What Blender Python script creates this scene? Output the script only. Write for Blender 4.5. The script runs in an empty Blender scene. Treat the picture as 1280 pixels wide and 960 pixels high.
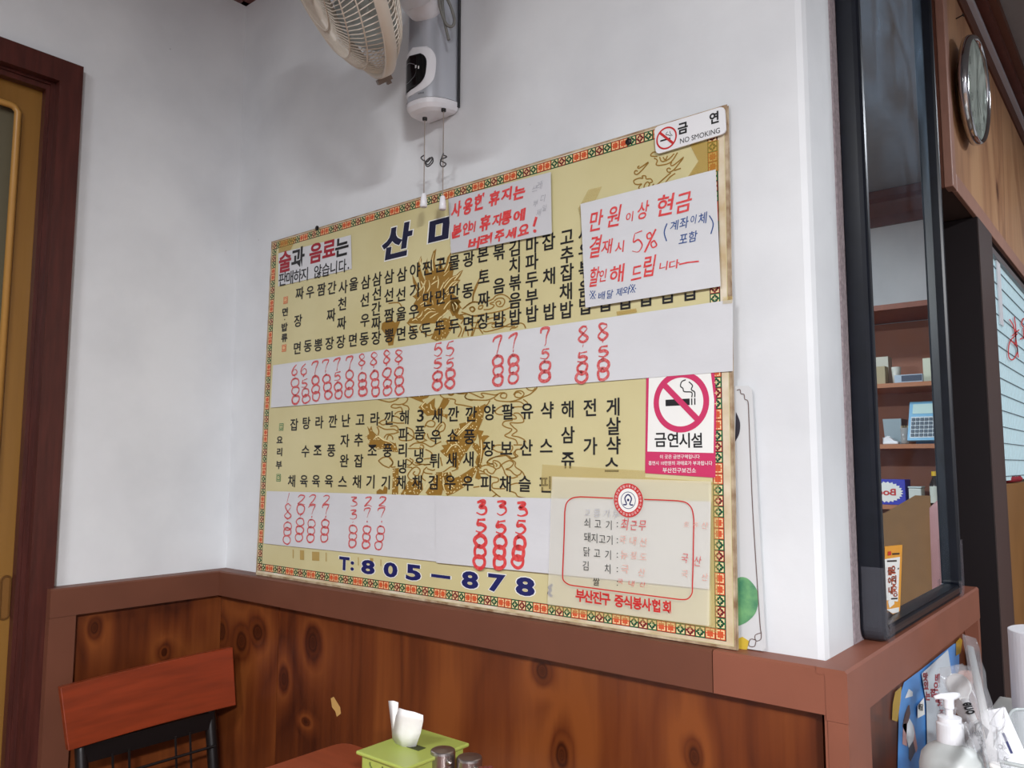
import bpy, math, random
import numpy as np
from mathutils import Vector, Matrix
from mathutils.geometry import tessellate_polygon
random.seed(7)
SC = bpy.context.scene
COL = SC.collection
PI = math.pi

# ------------------------------------------------------------------ camera
K = 1.2 / 2.138264
F_PX = 993.96
_yaw, _pit, _rol = [math.radians(a) for a in (-39.4819, 5.669, 0.0839)]
FW = np.array([math.sin(_yaw) * math.cos(_pit), math.cos(_yaw) * math.cos(_pit), math.sin(_pit)])
_r = np.array([math.cos(_yaw), -math.sin(_yaw), 0.0]); _u = np.cross(_r, FW)
RT = math.cos(_rol) * _r + math.sin(_rol) * _u
UP = -math.sin(_rol) * _r + math.cos(_rol) * _u
CAM = np.array([3.3212 * K, -2 * K, .95 + .4722 * K])
cd = bpy.data.cameras.new('camera'); cam = bpy.data.objects.new('camera', cd); COL.objects.link(cam)
cd.sensor_width = 36; cd.lens = F_PX / 1280 * 36; cd.clip_start = .05
m = Matrix.Identity(4)
for i in range(3):
    m[i][0] = RT[i]; m[i][1] = UP[i]; m[i][2] = -FW[i]; m[i][3] = CAM[i]
cam.matrix_world = m
SC.camera = cam

# ------------------------------------------------------------------ world, lights, exposure
wd = bpy.data.worlds.new('world'); SC.world = wd; wd.use_nodes = True
wd.node_tree.nodes['Background'].inputs[0].default_value = (.75, .83, 1, 1)
wd.node_tree.nodes['Background'].inputs[1].default_value = .06
SC.view_settings.view_transform = 'Standard'; SC.view_settings.look = 'None'
SC.view_settings.exposure = 0.8; SC.view_settings.gamma = 1
LIGHTS = [  # location, length, width, watts, colour, rotation about z
    ((3.9, -2.7, 2.50), .45, .25, 205, (.97, .98, 1), .62),
    ((3.1, 1.75, 2.50), 1.2, .25, 22, (.86, .93, 1), .0),
    ((1.35, -2.3, 2.50), .6, .25, 25, (.97, .985, 1), 0),
]

# ------------------------------------------------------------------ helpers
def lin(c):
    return tuple((x / 255 / 12.92 if x / 255 <= .04045 else ((x / 255 + .055) / 1.055) ** 2.4) for x in c) + (1,)

MATS = {}
def mat(name, c, rough=.5, metal=0, noise=0, nscale=20, stretch=(1, 1, 1), bump=0, spec=.5, c2=None, alpha=1, trans=0, emit=0, coat=0):
    if name in MATS: return MATS[name]
    M = bpy.data.materials.new(name); M.use_nodes = True
    nt = M.node_tree; b = nt.nodes['Principled BSDF']
    b.inputs['Base Color'].default_value = lin(c); b.inputs['Roughness'].default_value = rough
    b.inputs['Metallic'].default_value = metal; b.inputs['Specular IOR Level'].default_value = spec
    b.inputs['Alpha'].default_value = alpha; b.inputs['Transmission Weight'].default_value = trans
    b.inputs['Coat Weight'].default_value = coat
    if emit:
        b.inputs['Emission Color'].default_value = lin(c); b.inputs['Emission Strength'].default_value = emit
    if noise or bump or c2:
        tc = nt.nodes.new('ShaderNodeTexCoord'); mp = nt.nodes.new('ShaderNodeMapping'); mp.inputs['Scale'].default_value = stretch
        nz = nt.nodes.new('ShaderNodeTexNoise'); nz.inputs['Scale'].default_value = nscale; nz.inputs['Detail'].default_value = 5
        nt.links.new(tc.outputs['Object'], mp.inputs[0]); nt.links.new(mp.outputs[0], nz.inputs['Vector'])
        if noise or c2:
            cr = nt.nodes.new('ShaderNodeValToRGB')
            a = lin(c); z = lin(c2) if c2 else tuple(x * (1 - noise) for x in a[:3]) + (1,)
            cr.color_ramp.elements[0].position = .35; cr.color_ramp.elements[1].position = .68
            cr.color_ramp.elements[0].color = z; cr.color_ramp.elements[1].color = a
            nt.links.new(nz.outputs[0], cr.inputs[0]); nt.links.new(cr.outputs[0], b.inputs['Base Color'])
        if bump:
            bp = nt.nodes.new('ShaderNodeBump'); bp.inputs['Strength'].default_value = bump; bp.inputs['Distance'].default_value = .004
            nt.links.new(nz.outputs[0], bp.inputs['Height']); nt.links.new(bp.outputs[0], b.inputs['Normal'])
    MATS[name] = M
    return M

def plywood(name, cols, seed=0, rough=.35, knots=True, scale=(1, 1, .36), klist=()):
    """figured plywood: swirling grain running up, dark knots with rings"""
    M = bpy.data.materials.new(name); M.use_nodes = True; nt = M.node_tree; N = nt.nodes.new; L = nt.links.new
    b = nt.nodes['Principled BSDF']; b.inputs['Roughness'].default_value = rough
    tc = N('ShaderNodeTexCoord'); mp = N('ShaderNodeMapping'); mp.inputs['Scale'].default_value = scale
    mp.inputs['Location'].default_value = (seed * 1.7, seed * .9, seed * .37)
    L(tc.outputs['Object'], mp.inputs[0])
    n1 = N('ShaderNodeTexNoise'); n1.inputs['Scale'].default_value = 3.2; n1.inputs['Detail'].default_value = 3; n1.inputs['Distortion'].default_value = .6
    L(mp.outputs[0], n1.inputs['Vector'])
    mul = N('ShaderNodeMath'); mul.operation = 'MULTIPLY'; mul.inputs[1].default_value = 7
    L(n1.outputs[0], mul.inputs[0])
    kmin = None
    if klist:
        wn = N('ShaderNodeTexNoise'); wn.inputs['Scale'].default_value = 14; L(tc.outputs['Object'], wn.inputs['Vector'])
    for (ax_, kx, kz, rx_, rz_) in klist:
        sp = N('ShaderNodeSeparateXYZ'); L(tc.outputs['Object'], sp.inputs[0])
        dx = N('ShaderNodeMath'); dx.operation = 'MULTIPLY_ADD'; dx.inputs[1].default_value = 1 / rx_; dx.inputs[2].default_value = -kx / rx_; L(sp.outputs[ax_], dx.inputs[0])
        dz = N('ShaderNodeMath'); dz.operation = 'MULTIPLY_ADD'; dz.inputs[1].default_value = 1 / rz_; dz.inputs[2].default_value = -kz / rz_; L(sp.outputs[2], dz.inputs[0])
        cb = N('ShaderNodeCombineXYZ'); L(dx.outputs[0], cb.inputs[0]); L(dz.outputs[0], cb.inputs[1])
        ln = N('ShaderNodeVectorMath'); ln.operation = 'LENGTH'; L(cb.outputs[0], ln.inputs[0])
        wa = N('ShaderNodeMath'); wa.operation = 'MULTIPLY_ADD'; wa.inputs[1].default_value = .8; L(wn.outputs[0], wa.inputs[0]); L(ln.outputs['Value'], wa.inputs[2])
        if kmin is None: kmin = wa
        else:
            mn = N('ShaderNodeMath'); mn.operation = 'MINIMUM'; L(kmin.outputs[0], mn.inputs[0]); L(wa.outputs[0], mn.inputs[1]); kmin = mn
    if kmin is not None:
        iv = N('ShaderNodeMath'); iv.operation = 'DIVIDE'; iv.inputs[0].default_value = 5.0; L(kmin.outputs[0], iv.inputs[1])
        m3 = N('ShaderNodeMath'); m3.operation = 'ADD'; L(mul.outputs[0], m3.inputs[0]); L(iv.outputs[0], m3.inputs[1]); mul = m3
    fr = N('ShaderNodeMath'); fr.operation = 'PINGPONG'; fr.inputs[1].default_value = 1; L(mul.outputs[0], fr.inputs[0])
    n2 = N('ShaderNodeTexNoise'); n2.inputs['Scale'].default_value = 60; n2.inputs['Detail'].default_value = 4
    m2 = N('ShaderNodeMapping'); m2.inputs['Scale'].default_value = (1, 1, .06); L(tc.outputs['Object'], m2.inputs[0]); L(m2.outputs[0], n2.inputs['Vector'])
    n3 = N('ShaderNodeTexNoise'); n3.inputs['Scale'].default_value = 2.0; n3.inputs['Detail'].default_value = 2; L(mp.outputs[0], n3.inputs['Vector'])
    ad = N('ShaderNodeMath'); ad.operation = 'MULTIPLY_ADD'; ad.inputs[1].default_value = .35; L(fr.outputs[0], ad.inputs[0])
    s2 = N('ShaderNodeMath'); s2.operation = 'MULTIPLY_ADD'; s2.inputs[1].default_value = .35; L(n2.outputs[0], s2.inputs[0])
    s3 = N('ShaderNodeMath'); s3.operation = 'MULTIPLY'; s3.inputs[1].default_value = .65; L(n3.outputs[0], s3.inputs[0]); L(s3.outputs[0], s2.inputs[2]); L(s2.outputs[0], ad.inputs[2])
    cr = N('ShaderNodeValToRGB'); e = cr.color_ramp.elements
    e[0].position = .38; e[0].color = lin(cols[0]); e[1].position = .86; e[1].color = lin(cols[2])
    k = e.new(.6); k.color = lin(cols[1])
    L(ad.outputs[0], cr.inputs[0]); out = cr.outputs[0]
    if kmin is not None:
        kr = N('ShaderNodeValToRGB'); q = kr.color_ramp.elements; mrk = N('ShaderNodeMath'); mrk.operation = 'MULTIPLY'; mrk.inputs[1].default_value = .25; L(kmin.outputs[0], mrk.inputs[0])
        q[0].position = .0; q[0].color = (.2, .15, .14, 1); q[1].position = .62; q[1].color = (1, 1, 1, 1)
        for p_, c_ in ((.20, (.38, .31, .3, 1)), (.30, (.32, .25, .24, 1)), (.36, (.5, .42, .4, 1)), (.45, (.8, .74, .7, 1))): k = q.new(p_); k.color = c_
        L(mrk.outputs[0], kr.inputs[0])
        mx = N('ShaderNodeMix'); mx.data_type = 'RGBA'; mx.blend_type = 'MULTIPLY'; mx.inputs[0].default_value = 1
        L(out, mx.inputs[6]); L(kr.outputs[0], mx.inputs[7]); out = mx.outputs[2]
    elif knots:
        v = N('ShaderNodeTexVoronoi'); v.inputs['Scale'].default_value = 5.0; v.inputs['Randomness'].default_value = 1
        mk = N('ShaderNodeMapping'); mk.inputs['Scale'].default_value = (1, 1, .62); mk.inputs['Location'].default_value = (seed * .7 + .13, .21, .4)
        L(tc.outputs['Object'], mk.inputs[0]); L(mk.outputs[0], v.inputs['Vector'])
        kr = N('ShaderNodeValToRGB'); q = kr.color_ramp.elements
        q[0].position = .0; q[0].color = (.22, .16, .14, 1); q[1].position = .15; q[1].color = (1, 1, 1, 1)
        a1 = q.new(.075); a1.color = (.42, .33, .3, 1); a2 = q.new(.095); a2.color = (.7, .62, .6, 1)
        L(v.outputs['Distance'], kr.inputs[0])
        mx = N('ShaderNodeMix'); mx.data_type = 'RGBA'; mx.blend_type = 'MULTIPLY'; mx.inputs[0].default_value = 1
        L(out, mx.inputs[6]); L(kr.outputs[0], mx.inputs[7]); out = mx.outputs[2]
    L(out, b.inputs['Base Color'])
    return M

class MB:
    def __init__(s): s.v = []; s.f = []; s.m = []
    def add(s, vs, fs, mi=0):
        n = len(s.v); s.v += [tuple(map(float, p)) for p in vs]; s.f += [tuple(n + i for i in f) for f in fs]; s.m += [mi] * len(fs); return s
    def quad(s, a, b, c, d, mi=0): return s.add([a, b, c, d], [(0, 1, 2, 3)], mi)
    def box(s, x0, x1, y0, y1, z0, z1, mi=0):
        v = [(x, y, z) for x in (x0, x1) for y in (y0, y1) for z in (z0, z1)]
        return s.add(v, [(0, 1, 3, 2), (4, 6, 7, 5), (0, 4, 5, 1), (2, 3, 7, 6), (0, 2, 6, 4), (1, 5, 7, 3)], mi)
    def obox(s, c, ax, ay, az, mi=0):
        """box from centre and three half-axis vectors"""
        c, ax, ay, az = map(np.array, (c, ax, ay, az))
        v = [c + i * ax + j * ay + k * az for i in (-1, 1) for j in (-1, 1) for k in (-1, 1)]
        return s.add(v, [(0, 1, 3, 2), (4, 6, 7, 5), (0, 4, 5, 1), (2, 3, 7, 6), (0, 2, 6, 4), (1, 5, 7, 3)], mi)
    def prism(s, pts, d, mi=0):
        """closed 3D polygon extruded by vector d, capped"""
        n = len(pts); P = [Vector(p) for p in pts]; D = Vector(d)
        v = P + [p + D for p in P]
        fs = [(i, (i + 1) % n, n + (i + 1) % n, n + i) for i in range(n)]
        t = tessellate_polygon([P])
        fs += [tuple(a) for a in t] + [tuple(n + i for i in reversed(a)) for a in t]
        return s.add(v, fs, mi)
    def tube(s, pts, r, n=8, mi=0, closed=False, cap=True):
        P = [Vector(p) for p in pts]; N = len(P); rs = r if isinstance(r, (list, tuple)) else [r] * N
        vs = []; prev = None
        for i, p in enumerate(P):
            if closed: t = P[(i + 1) % N] - P[i - 1]
            else: t = P[min(i + 1, N - 1)] - P[max(i - 1, 0)]
            t.normalize()
            if prev is None:
                a = Vector((0, 0, 1)) if abs(t.z) < .9 else Vector((1, 0, 0)); x = t.cross(a).normalized()
            else: x = (prev - t * prev.dot(t)).normalized()
            prev = x; y = t.cross(x)
            vs += [p + (x * math.cos(2 * PI * k / n) + y * math.sin(2 * PI * k / n)) * rs[i] for k in range(n)]
        fs = []
        for i in range(N if closed else N - 1):
            j = (i + 1) % N
            fs += [(i * n + k, i * n + (k + 1) % n, j * n + (k + 1) % n, j * n + k) for k in range(n)]
        if cap and not closed: fs += [tuple(range(n))[::-1], tuple((N - 1) * n + k for k in range(n))]
        return s.add(vs, fs, mi)
    def lathe(s, prof, c, axis=(0, 0, 1), n=32, mi=0, cap=True):
        """profile [(radius, height)] revolved about axis through c"""
        A = Vector(axis).normalized(); a = Vector((0, 0, 1)) if abs(A.z) < .9 else Vector((1, 0, 0))
        x = A.cross(a).normalized(); y = A.cross(x); c = Vector(c); vs = []
        for r, h in prof: vs += [c + A * h + (x * math.cos(2 * PI * k / n) + y * math.sin(2 * PI * k / n)) * r for k in range(n)]
        fs = []
        for i in range(len(prof) - 1): fs += [(i * n + k, i * n + (k + 1) % n, (i + 1) * n + (k + 1) % n, (i + 1) * n + k) for k in range(n)]
        if prof[0] == prof[-1]: cap = False
        if cap and prof[0][0] > 1e-6: fs.append(tuple(range(n))[::-1])
        if cap and prof[-1][0] > 1e-6: fs.append(tuple((len(prof) - 1) * n + k for k in range(n)))
        return s.add(vs, fs, mi)
    def build(s, name, mats, parent=None, smooth=False, bevel=0, solid=0, sub=0):
        if not isinstance(mats, (list, tuple)): mats = [mats]
        me = bpy.data.meshes.new(name); o = bpy.data.objects.new(name, me); COL.objects.link(o)
        off = (0, 0, 0)
        if parent is not None:
            q = parent; off = Vector((0, 0, 0))
            while q is not None: off = off + q.location; q = q.parent
        me.from_pydata([(x - off[0], y - off[1], z - off[2]) for x, y, z in s.v], [], s.f)
        me.polygons.foreach_set('material_index', s.m)
        for q in mats: me.materials.append(q)
        if smooth: me.polygons.foreach_set('use_smooth', [True] * len(me.polygons))
        me.update()
        if parent is not None: o.parent = parent
        if solid: md = o.modifiers.new('solid', 'SOLIDIFY'); md.thickness = solid; md.offset = 0
        if bevel:
            md = o.modifiers.new('bevel', 'BEVEL'); md.width = bevel; md.segments = 2; md.limit_method = 'ANGLE'; md.angle_limit = .7
        if sub: md = o.modifiers.new('sub', 'SUBSURF'); md.levels = sub; md.render_levels = sub
        return o

def tag(o, label=None, cat=None, group=None, kind=None):
    if label: o['label'] = label
    if cat: o['category'] = cat
    if group: o['group'] = group
    if kind: o['kind'] = kind
    return o
def thing(name, label, cat, loc, group=None):
    o = bpy.data.objects.new(name, None); COL.objects.link(o); o.location = loc; o.empty_display_size = .05
    return tag(o, label, cat, group)
def struct(o): o['kind'] = 'structure'; return o

def at(u, v, ax, val):
    """the point where the line of sight through photo pixel (u, v) meets the plane coordinate[ax] = val"""
    d = FW + RT * (u - 640) / F_PX + UP * (480 - v) / F_PX
    return CAM + d * (val - CAM[ax]) / d[ax]

def spline(pts, n=6, closed=False):
    P = [np.array(p, float) for p in pts]
    if len(P) < 3 and not closed: return P
    out = []; N = len(P)
    for i in range(N if closed else N - 1):
        p0 = P[i - 1] if (closed or i > 0) else P[0]; p1 = P[i]; p2 = P[(i + 1) % N]; p3 = P[(i + 2) % N] if (closed or i + 2 < N) else P[-1]
        for k in range(n):
            t = k / n
            out.append(.5 * ((2 * p1) + (-p0 + p2) * t + (2 * p0 - 5 * p1 + 4 * p2 - p3) * t * t + (-p0 + 3 * p1 - 3 * p2 + p3) * t ** 3))
    if not closed: out.append(P[-1])
    return out

# ------------------------------------------------------------------ glyphs
_G = {}
def glyph(s, off=0.0):
    """flat triangulated outline of a character or word in em units"""
    k = (s, off)
    if k not in _G:
        c = bpy.data.curves.new('g', 'FONT'); c.body = s; c.fill_mode = 'FRONT'; c.resolution_u = 3; c.offset = off
        o = bpy.data.objects.new('g', c); COL.objects.link(o)
        dg = bpy.context.evaluated_depsgraph_get(); me = o.evaluated_get(dg).to_mesh()
        _G[k] = ([(v.co.x, v.co.y) for v in me.vertices], [tuple(p.vertices) for p in me.polygons])
        o.evaluated_get(dg).to_mesh_clear(); bpy.data.objects.remove(o); bpy.data.curves.remove(c)
    return _G[k]

class Surf:
    """2D drawing surface: f(a, b, out) -> 3D point"""
    def __init__(s, f): s.f = f
    def poly(s, mb, pts, o, mi=0):
        P = [Vector((p[0], p[1], 0)) for p in pts]; t = tessellate_polygon([P])
        mb.add([s.f(p[0], p[1], o) for p in pts], [tuple(a) for a in t], mi)
    def line(s, mb, pts, w, o, mi=0, closed=False, taper=False):
        P = [np.array(p, float) for p in pts]; N = len(P); L = []
        for i in range(N):
            if closed: t = P[(i + 1) % N] - P[i - 1]
            else: t = P[min(i + 1, N - 1)] - P[max(i - 1, 0)]
            t = t / (np.linalg.norm(t) + 1e-9); n = np.array([-t[1], t[0]]); ww = w / 2
            if taper: ww *= .35 + .65 * math.sin(PI * min(1, .12 + i / max(1, N - 1)))
            L.append((P[i] + n * ww, P[i] - n * ww))
        vs = [s.f(q[0], q[1], o) for l in L for q in l]
        mb.add(vs, [(2 * i, 2 * i + 1, (2 * ((i + 1) % N)) + 1, 2 * ((i + 1) % N)) for i in range(N if closed else N - 1)], mi)
    def char(s, mb, ch, cx, cy, w, h, o, off=0.0, mi=0, rot=0, shear=0):
        """one full-size character whose em box (about .92 wide) is w x h around (cx, cy)"""
        V, Fs = glyph(ch, off); c, sn = math.cos(rot), math.sin(rot); out = []
        for x, y in V:
            x = (x - .46) / .88 * w; y = (y - .38) / .88 * h; x += shear * y
            out.append(s.f(cx + x * c - y * sn, cy + x * sn + y * c, o))
        mb.add(out, Fs, mi)
    def fit(s, mb, t, cx, cy, w, h, o, off=0.0, mi=0, rot=0, shear=0):
        """a word scaled so that its outline fills w x h around (cx, cy)"""
        V, Fs = glyph(t, off)
        if not V: return
        xs = [p[0] for p in V]; ys = [p[1] for p in V]; x0, x1, y0, y1 = min(xs), max(xs), min(ys), max(ys)
        c, sn = math.cos(rot), math.sin(rot); out = []
        for x, y in V:
            x = ((x - x0) / max(x1 - x0, 1e-6) - .5) * w; y = ((y - y0) / max(y1 - y0, 1e-6) - .5) * h; x += shear * y
            out.append(s.f(cx + x * c - y * sn, cy + x * sn + y * c, o))
        mb.add(out, Fs, mi)
    def disc(s, mb, cx, cy, r, o, mi=0, n=28, ry=None, r0=0):
        ry = ry or r
        P = [(cx + r * math.cos(2 * PI * k / n), cy + ry * math.sin(2 * PI * k / n)) for k in range(n)]
        if r0:
            q = r0 / r; Q = [(cx + (p[0] - cx) * q, cy + (p[1] - cy) * q) for p in P]
            mb.add([s.f(p[0], p[1], o) for p in P + Q], [(k, (k + 1) % n, n + (k + 1) % n, n + k) for k in range(n)], mi)
        else: mb.add([s.f(p[0], p[1], o) for p in P], [tuple(range(n))], mi)

DIG = {
    '0': [[(.55, 1), (.2, .85), (.05, .45), (.25, .05), (.65, .0), (.95, .35), (.9, .8), (.5, 1.0), (.35, .95)]],
    '1': [[(.62, 1), (.38, 0)]],
    '2': [[(.1, .8), (.4, 1), (.85, .92), (.6, .5), (.1, .05), (.5, .12), (.95, .02)]],
    '3': [[(.15, .92), (.6, 1), (.8, .9), (.35, .6), (.8, .5), (.9, .2), (.5, 0), (.1, .1)]],
    '5': [[(.9, 1), (.3, .93)], [(.3, .95), (.2, .55), (.6, .6), (.88, .35), (.6, .03), (.08, .1)]],
    '6': [[(.75, 1), (.3, .7), (.1, .3), (.35, 0), (.8, .1), (.85, .4), (.5, .5), (.2, .3)]],
    '7': [[(.05, .7), (.2, .95), (.85, 1), (.65, .5), (.5, 0)]],
    '8': [[(.8, .9), (.45, 1), (.15, .8), (.5, .52), (.9, .25), (.5, 0), (.1, .2), (.45, .5), (.85, .78), (.75, .93)]],
    '.': [[(.42, .5), (.6, .42)]],
}
def digit(S, mb, ch, cx, cy, w, h, o, lw, mi=0):
    j = lambda a: a + random.uniform(-.05, .05)
    for st in DIG[ch]:
        P = [(cx + (j(x) - .5) * w, cy + (j(y) - .5) * h) for x, y in st]
        S.line(mb, spline(P, 5), lw * random.uniform(.85, 1.2), o, mi, taper=ch not in '0.')

# ------------------------------------------------------------------ materials
def wall_mat():
    M = bpy.data.materials.new('white_plaster'); M.use_nodes = True; nt = M.node_tree; N = nt.nodes.new; L = nt.links.new
    b = nt.nodes['Principled BSDF']; b.inputs['Roughness'].default_value = .6
    tc = N('ShaderNodeTexCoord'); n = N('ShaderNodeTexNoise'); n.inputs['Scale'].default_value = 3.5; n.inputs['Detail'].default_value = 6; L(tc.outputs['Object'], n.inputs['Vector'])
    cr = N('ShaderNodeValToRGB'); e = cr.color_ramp.elements; e[0].position = .3; e[0].color = lin((206, 208, 211)); e[1].position = .62; e[1].color = lin((224, 226, 228))
    L(n.outputs[0], cr.inputs[0])
    v = N('ShaderNodeTexVoronoi'); v.inputs['Scale'].default_value = 9; L(tc.outputs['Object'], v.inputs['Vector'])
    r2 = N('ShaderNodeValToRGB'); q = r2.color_ramp.elements; q[0].position = .0; q[0].color = (.35, .35, .36, 1); q[1].position = .028; q[1].color = (1, 1, 1, 1)
    L(v.outputs['Distance'], r2.inputs[0])
    mx = N('ShaderNodeMix'); mx.data_type = 'RGBA'; mx.blend_type = 'MULTIPLY'; mx.inputs[0].default_value = .55
    L(cr.outputs[0], mx.inputs[6]); L(r2.outputs[0], mx.inputs[7]); L(mx.outputs[2], b.inputs['Base Color'])
    n2 = N('ShaderNodeTexNoise'); n2.inputs['Scale'].default_value = 14; n2.inputs['Detail'].default_value = 8; L(tc.outputs['Object'], n2.inputs['Vector'])
    bp = N('ShaderNodeBump'); bp.inputs['Strength'].default_value = .25; bp.inputs['Distance'].default_value = .006; L(n2.outputs[0], bp.inputs['Height']); L(bp.outputs[0], b.inputs['Normal'])
    return M
PLASTER = wall_mat()
ROUGHPL = mat('bare_mortar', (172, 158, 162), .95, noise=.3, nscale=160, bump=.8)
RAIL = mat('rail_paint', (108, 63, 45), .5, noise=.12, nscale=9, stretch=(1, 1, 1), bump=.1)
RAILR = mat('rail_paint_lit', (136, 80, 60), .5, noise=.14, nscale=9, bump=.1)  # same rail paint, lighter colour stands in for stronger light on the right
FRAMEW = mat('door_frame_wood', (80, 36, 29), .4, noise=.35, nscale=30, stretch=(3, 3, .3), bump=.15)
DOORW = plywood('oak_door_wood', ((100, 66, 24), (122, 84, 34), (138, 98, 44)), 3, .35, False, (2, 2, .15))
def kn(pix, plane, val, off, axn):
    out = []
    for u, v, w_, h_ in pix:
        p = at(u, v, plane, val); p2 = at(u + w_ / 2, v, plane, val); p3 = at(u, v + h_ / 2, plane, val)
        out.append((axn, p[axn] - off[axn], p[2] - off[2], abs(p2[axn] - p[axn]), abs(p3[2] - p[2])))
    return out
PC = ((64, 26, 12), (100, 47, 20), (128, 68, 30))
PLY = [plywood('plywood_corner', PC, 1, klist=kn([(302, 801, 13, 26), (322, 790, 13, 22), (277, 790, 9, 22)], 1, -.02, (.75, -.02, 0), 0)),
       plywood('plywood_long', PC, 2, klist=kn([(391, 803, 13, 30), (355, 849, 8, 22), (382, 902, 6, 6), (678, 839, 15, 22), (702, 944, 16, 34), (868, 946, 14, 26)], 1, -.02, (.75, -.02, 0), 0)),
       plywood('plywood_return', PC, 3), plywood('plywood_left', PC, 4, klist=kn([(118, 785, 10, 16), (205, 815, 7, 10), (112, 900, 9, 14)], 0, .02, (.02, -.2, 0), 1))]
PLYF = plywood('plywood_light', ((140, 96, 66), (178, 130, 92), (198, 152, 110)), 5, .45)
CHAIRW = mat('chair_back_wood', (140, 54, 25), .28, noise=.3, nscale=7, stretch=(1, 1, 9), coat=.3)
TABLEW = mat('table_laminate', (150, 72, 44), .3, noise=.15, nscale=8, stretch=(1, 8, 1))
DARKM = mat('dark_metal', (26, 20, 20), .4, .3)
BLACKF = mat('black_frame_plastic', (20, 23, 32), .3, noise=.3, nscale=30, spec=.28)
DARKP = mat('dark_post_paint', (34, 27, 29), .4)
DARKP2 = mat('dark_post_edge', (74, 60, 57), .5)
CROWN = mat('crown_wood', (112, 60, 50), .45, noise=.2, nscale=20)
CEIL = mat('ceiling_paint', (152, 153, 156), .8, noise=.05)
FLOORM = mat('floor_tile', (96, 78, 66), .4, noise=.2, nscale=6)
BOARDC = mat('board_cream', (210, 201, 154), .32, noise=.06, nscale=4, c2=(199, 188, 138))
BOARDE = mat('board_edge', (198, 180, 152), .6, noise=.4, nscale=40, c2=(140, 110, 80))
BLACK = mat('print_black', (16, 15, 18), .4)
NAVY = mat('print_navy', (18, 26, 92), .4)
NAVYD = mat('print_navy_dark', (14, 18, 54), .4)
GOLD = mat('print_gold', (150, 112, 42), .35, noise=.1, nscale=30)
CREAMP = mat('print_cream', (232, 216, 160), .4)
WHITEP = mat('print_white', (236, 236, 232), .5)
T_OR = mat('tile_orange', (206, 84, 44), .4); T_RD = mat('tile_red', (150, 38, 34), .4); T_GR = mat('tile_green', (30, 108, 62), .4)
T_CR = mat('tile_cream', (236, 214, 160), .4); T_DK = mat('tile_dark', (34, 36, 28), .4); T_GD = mat('tile_dark_green', (12, 52, 34), .4); T_RM = mat('tile_dark_red', (96, 20, 24), .4)
PAPER = mat('white_paper', (212, 213, 216), .6, noise=.05, nscale=9, bump=.5, stretch=(1, 1, 1.6))
PAPERG = mat('grey_paper', (202, 202, 205), .6, noise=.05, nscale=8)
REDINK = mat('red_marker', (206, 40, 44), .5, noise=.35, nscale=180, c2=(222, 84, 84))
REDINK2 = mat('red_marker_dry', (188, 30, 36), .5, noise=.3, nscale=300, c2=(216, 120, 120))
REDFADE = mat('red_marker_faded', (214, 130, 112), .6, noise=.3, nscale=400, c2=(222, 190, 180))
GREYINK = mat('grey_pencil', (150, 150, 158), .6, c2=(190, 190, 195), nscale=300)
BLUEINK = mat('blue_marker', (30, 74, 142), .5, noise=.2, nscale=200)
CRIMSON = mat('print_crimson', (158, 26, 44), .5)
MAGENTA = mat('print_magenta', (200, 44, 96), .4)
REDP = mat('print_red', (196, 36, 36), .4)
TAPE = mat('aged_tape', (206, 182, 108), .3, alpha=.35)
SILVER = mat('silver_plastic', (194, 198, 206), .3, .4)
WHPL = mat('white_plastic', (228, 228, 232), .35)
BEIGE = mat('beige_grille', (206, 196, 182), .4)
GREYC = mat('grey_cord', (120, 120, 116), .5)
STEEL = mat('brushed_steel', (168, 160, 156), .28, .95)
GREEN = mat('green_plastic', (166, 178, 86), .35)
TISSUE = mat('tissue', (238, 236, 234), .8, bump=.2, nscale=60)
BLKGL = mat('black_gloss', (12, 13, 16), .1)

# ------------------------------------------------------------------ setting
ZC = 2.62; ZCR = 2.45; ZW = .95; X1 = 1.49; RD = .042
XR = 5.4; YF = -4.0; YB = 3.25
def bx(name, mt, *a, bevel=0, parent=None):
    return MB().box(*a).build(name, mt, parent, bevel=bevel)
FARW = mat('far_wall_paint', (116, 114, 118), .8)
struct(bx('floor', FLOORM, -.6, XR, YF, YB, -.05, 0))
struct(bx('ceiling', CEIL, -.6, XR, YF, YB + .1, ZC, ZC + .05))
struct(bx('wall_back', PLASTER, -.12, X1, 0, .13, 0, ZC - .001, bevel=.012))
# left wall with the door opening
XD = -.026; DY1 = -.455; DY0 = -1.28; DZ = 2.06
w = MB(); w.box(-.12, 0, DY1, 0, 0, ZC - .001); w.box(-.12, 0, YF, DY0, 0, ZC - .001); w.box(-.12, 0, DY0, DY1, DZ, ZC - .001)
struct(w.build('wall_left', PLASTER))
w = MB(); w.box(1.36, X1 + .0005, .125, .85, 0, ZC - .001); struct(w.build('wall_end', ROUGHPL))
struct(bx('wall_right', FARW, XR, XR + .1, YF, YB, 0, ZC - .001))
struct(bx('wall_front', FARW, -.6, XR, YF - .1, YF, 0, ZC - .001))
struct(bx('wall_far', PLASTER, -.6, XR, YB, YB + .1, 0, ZC - .001))
struct(bx('wall_kitchen', PLASTER, -.6, -.5, .13, YB, 0, ZC - .001))
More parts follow.
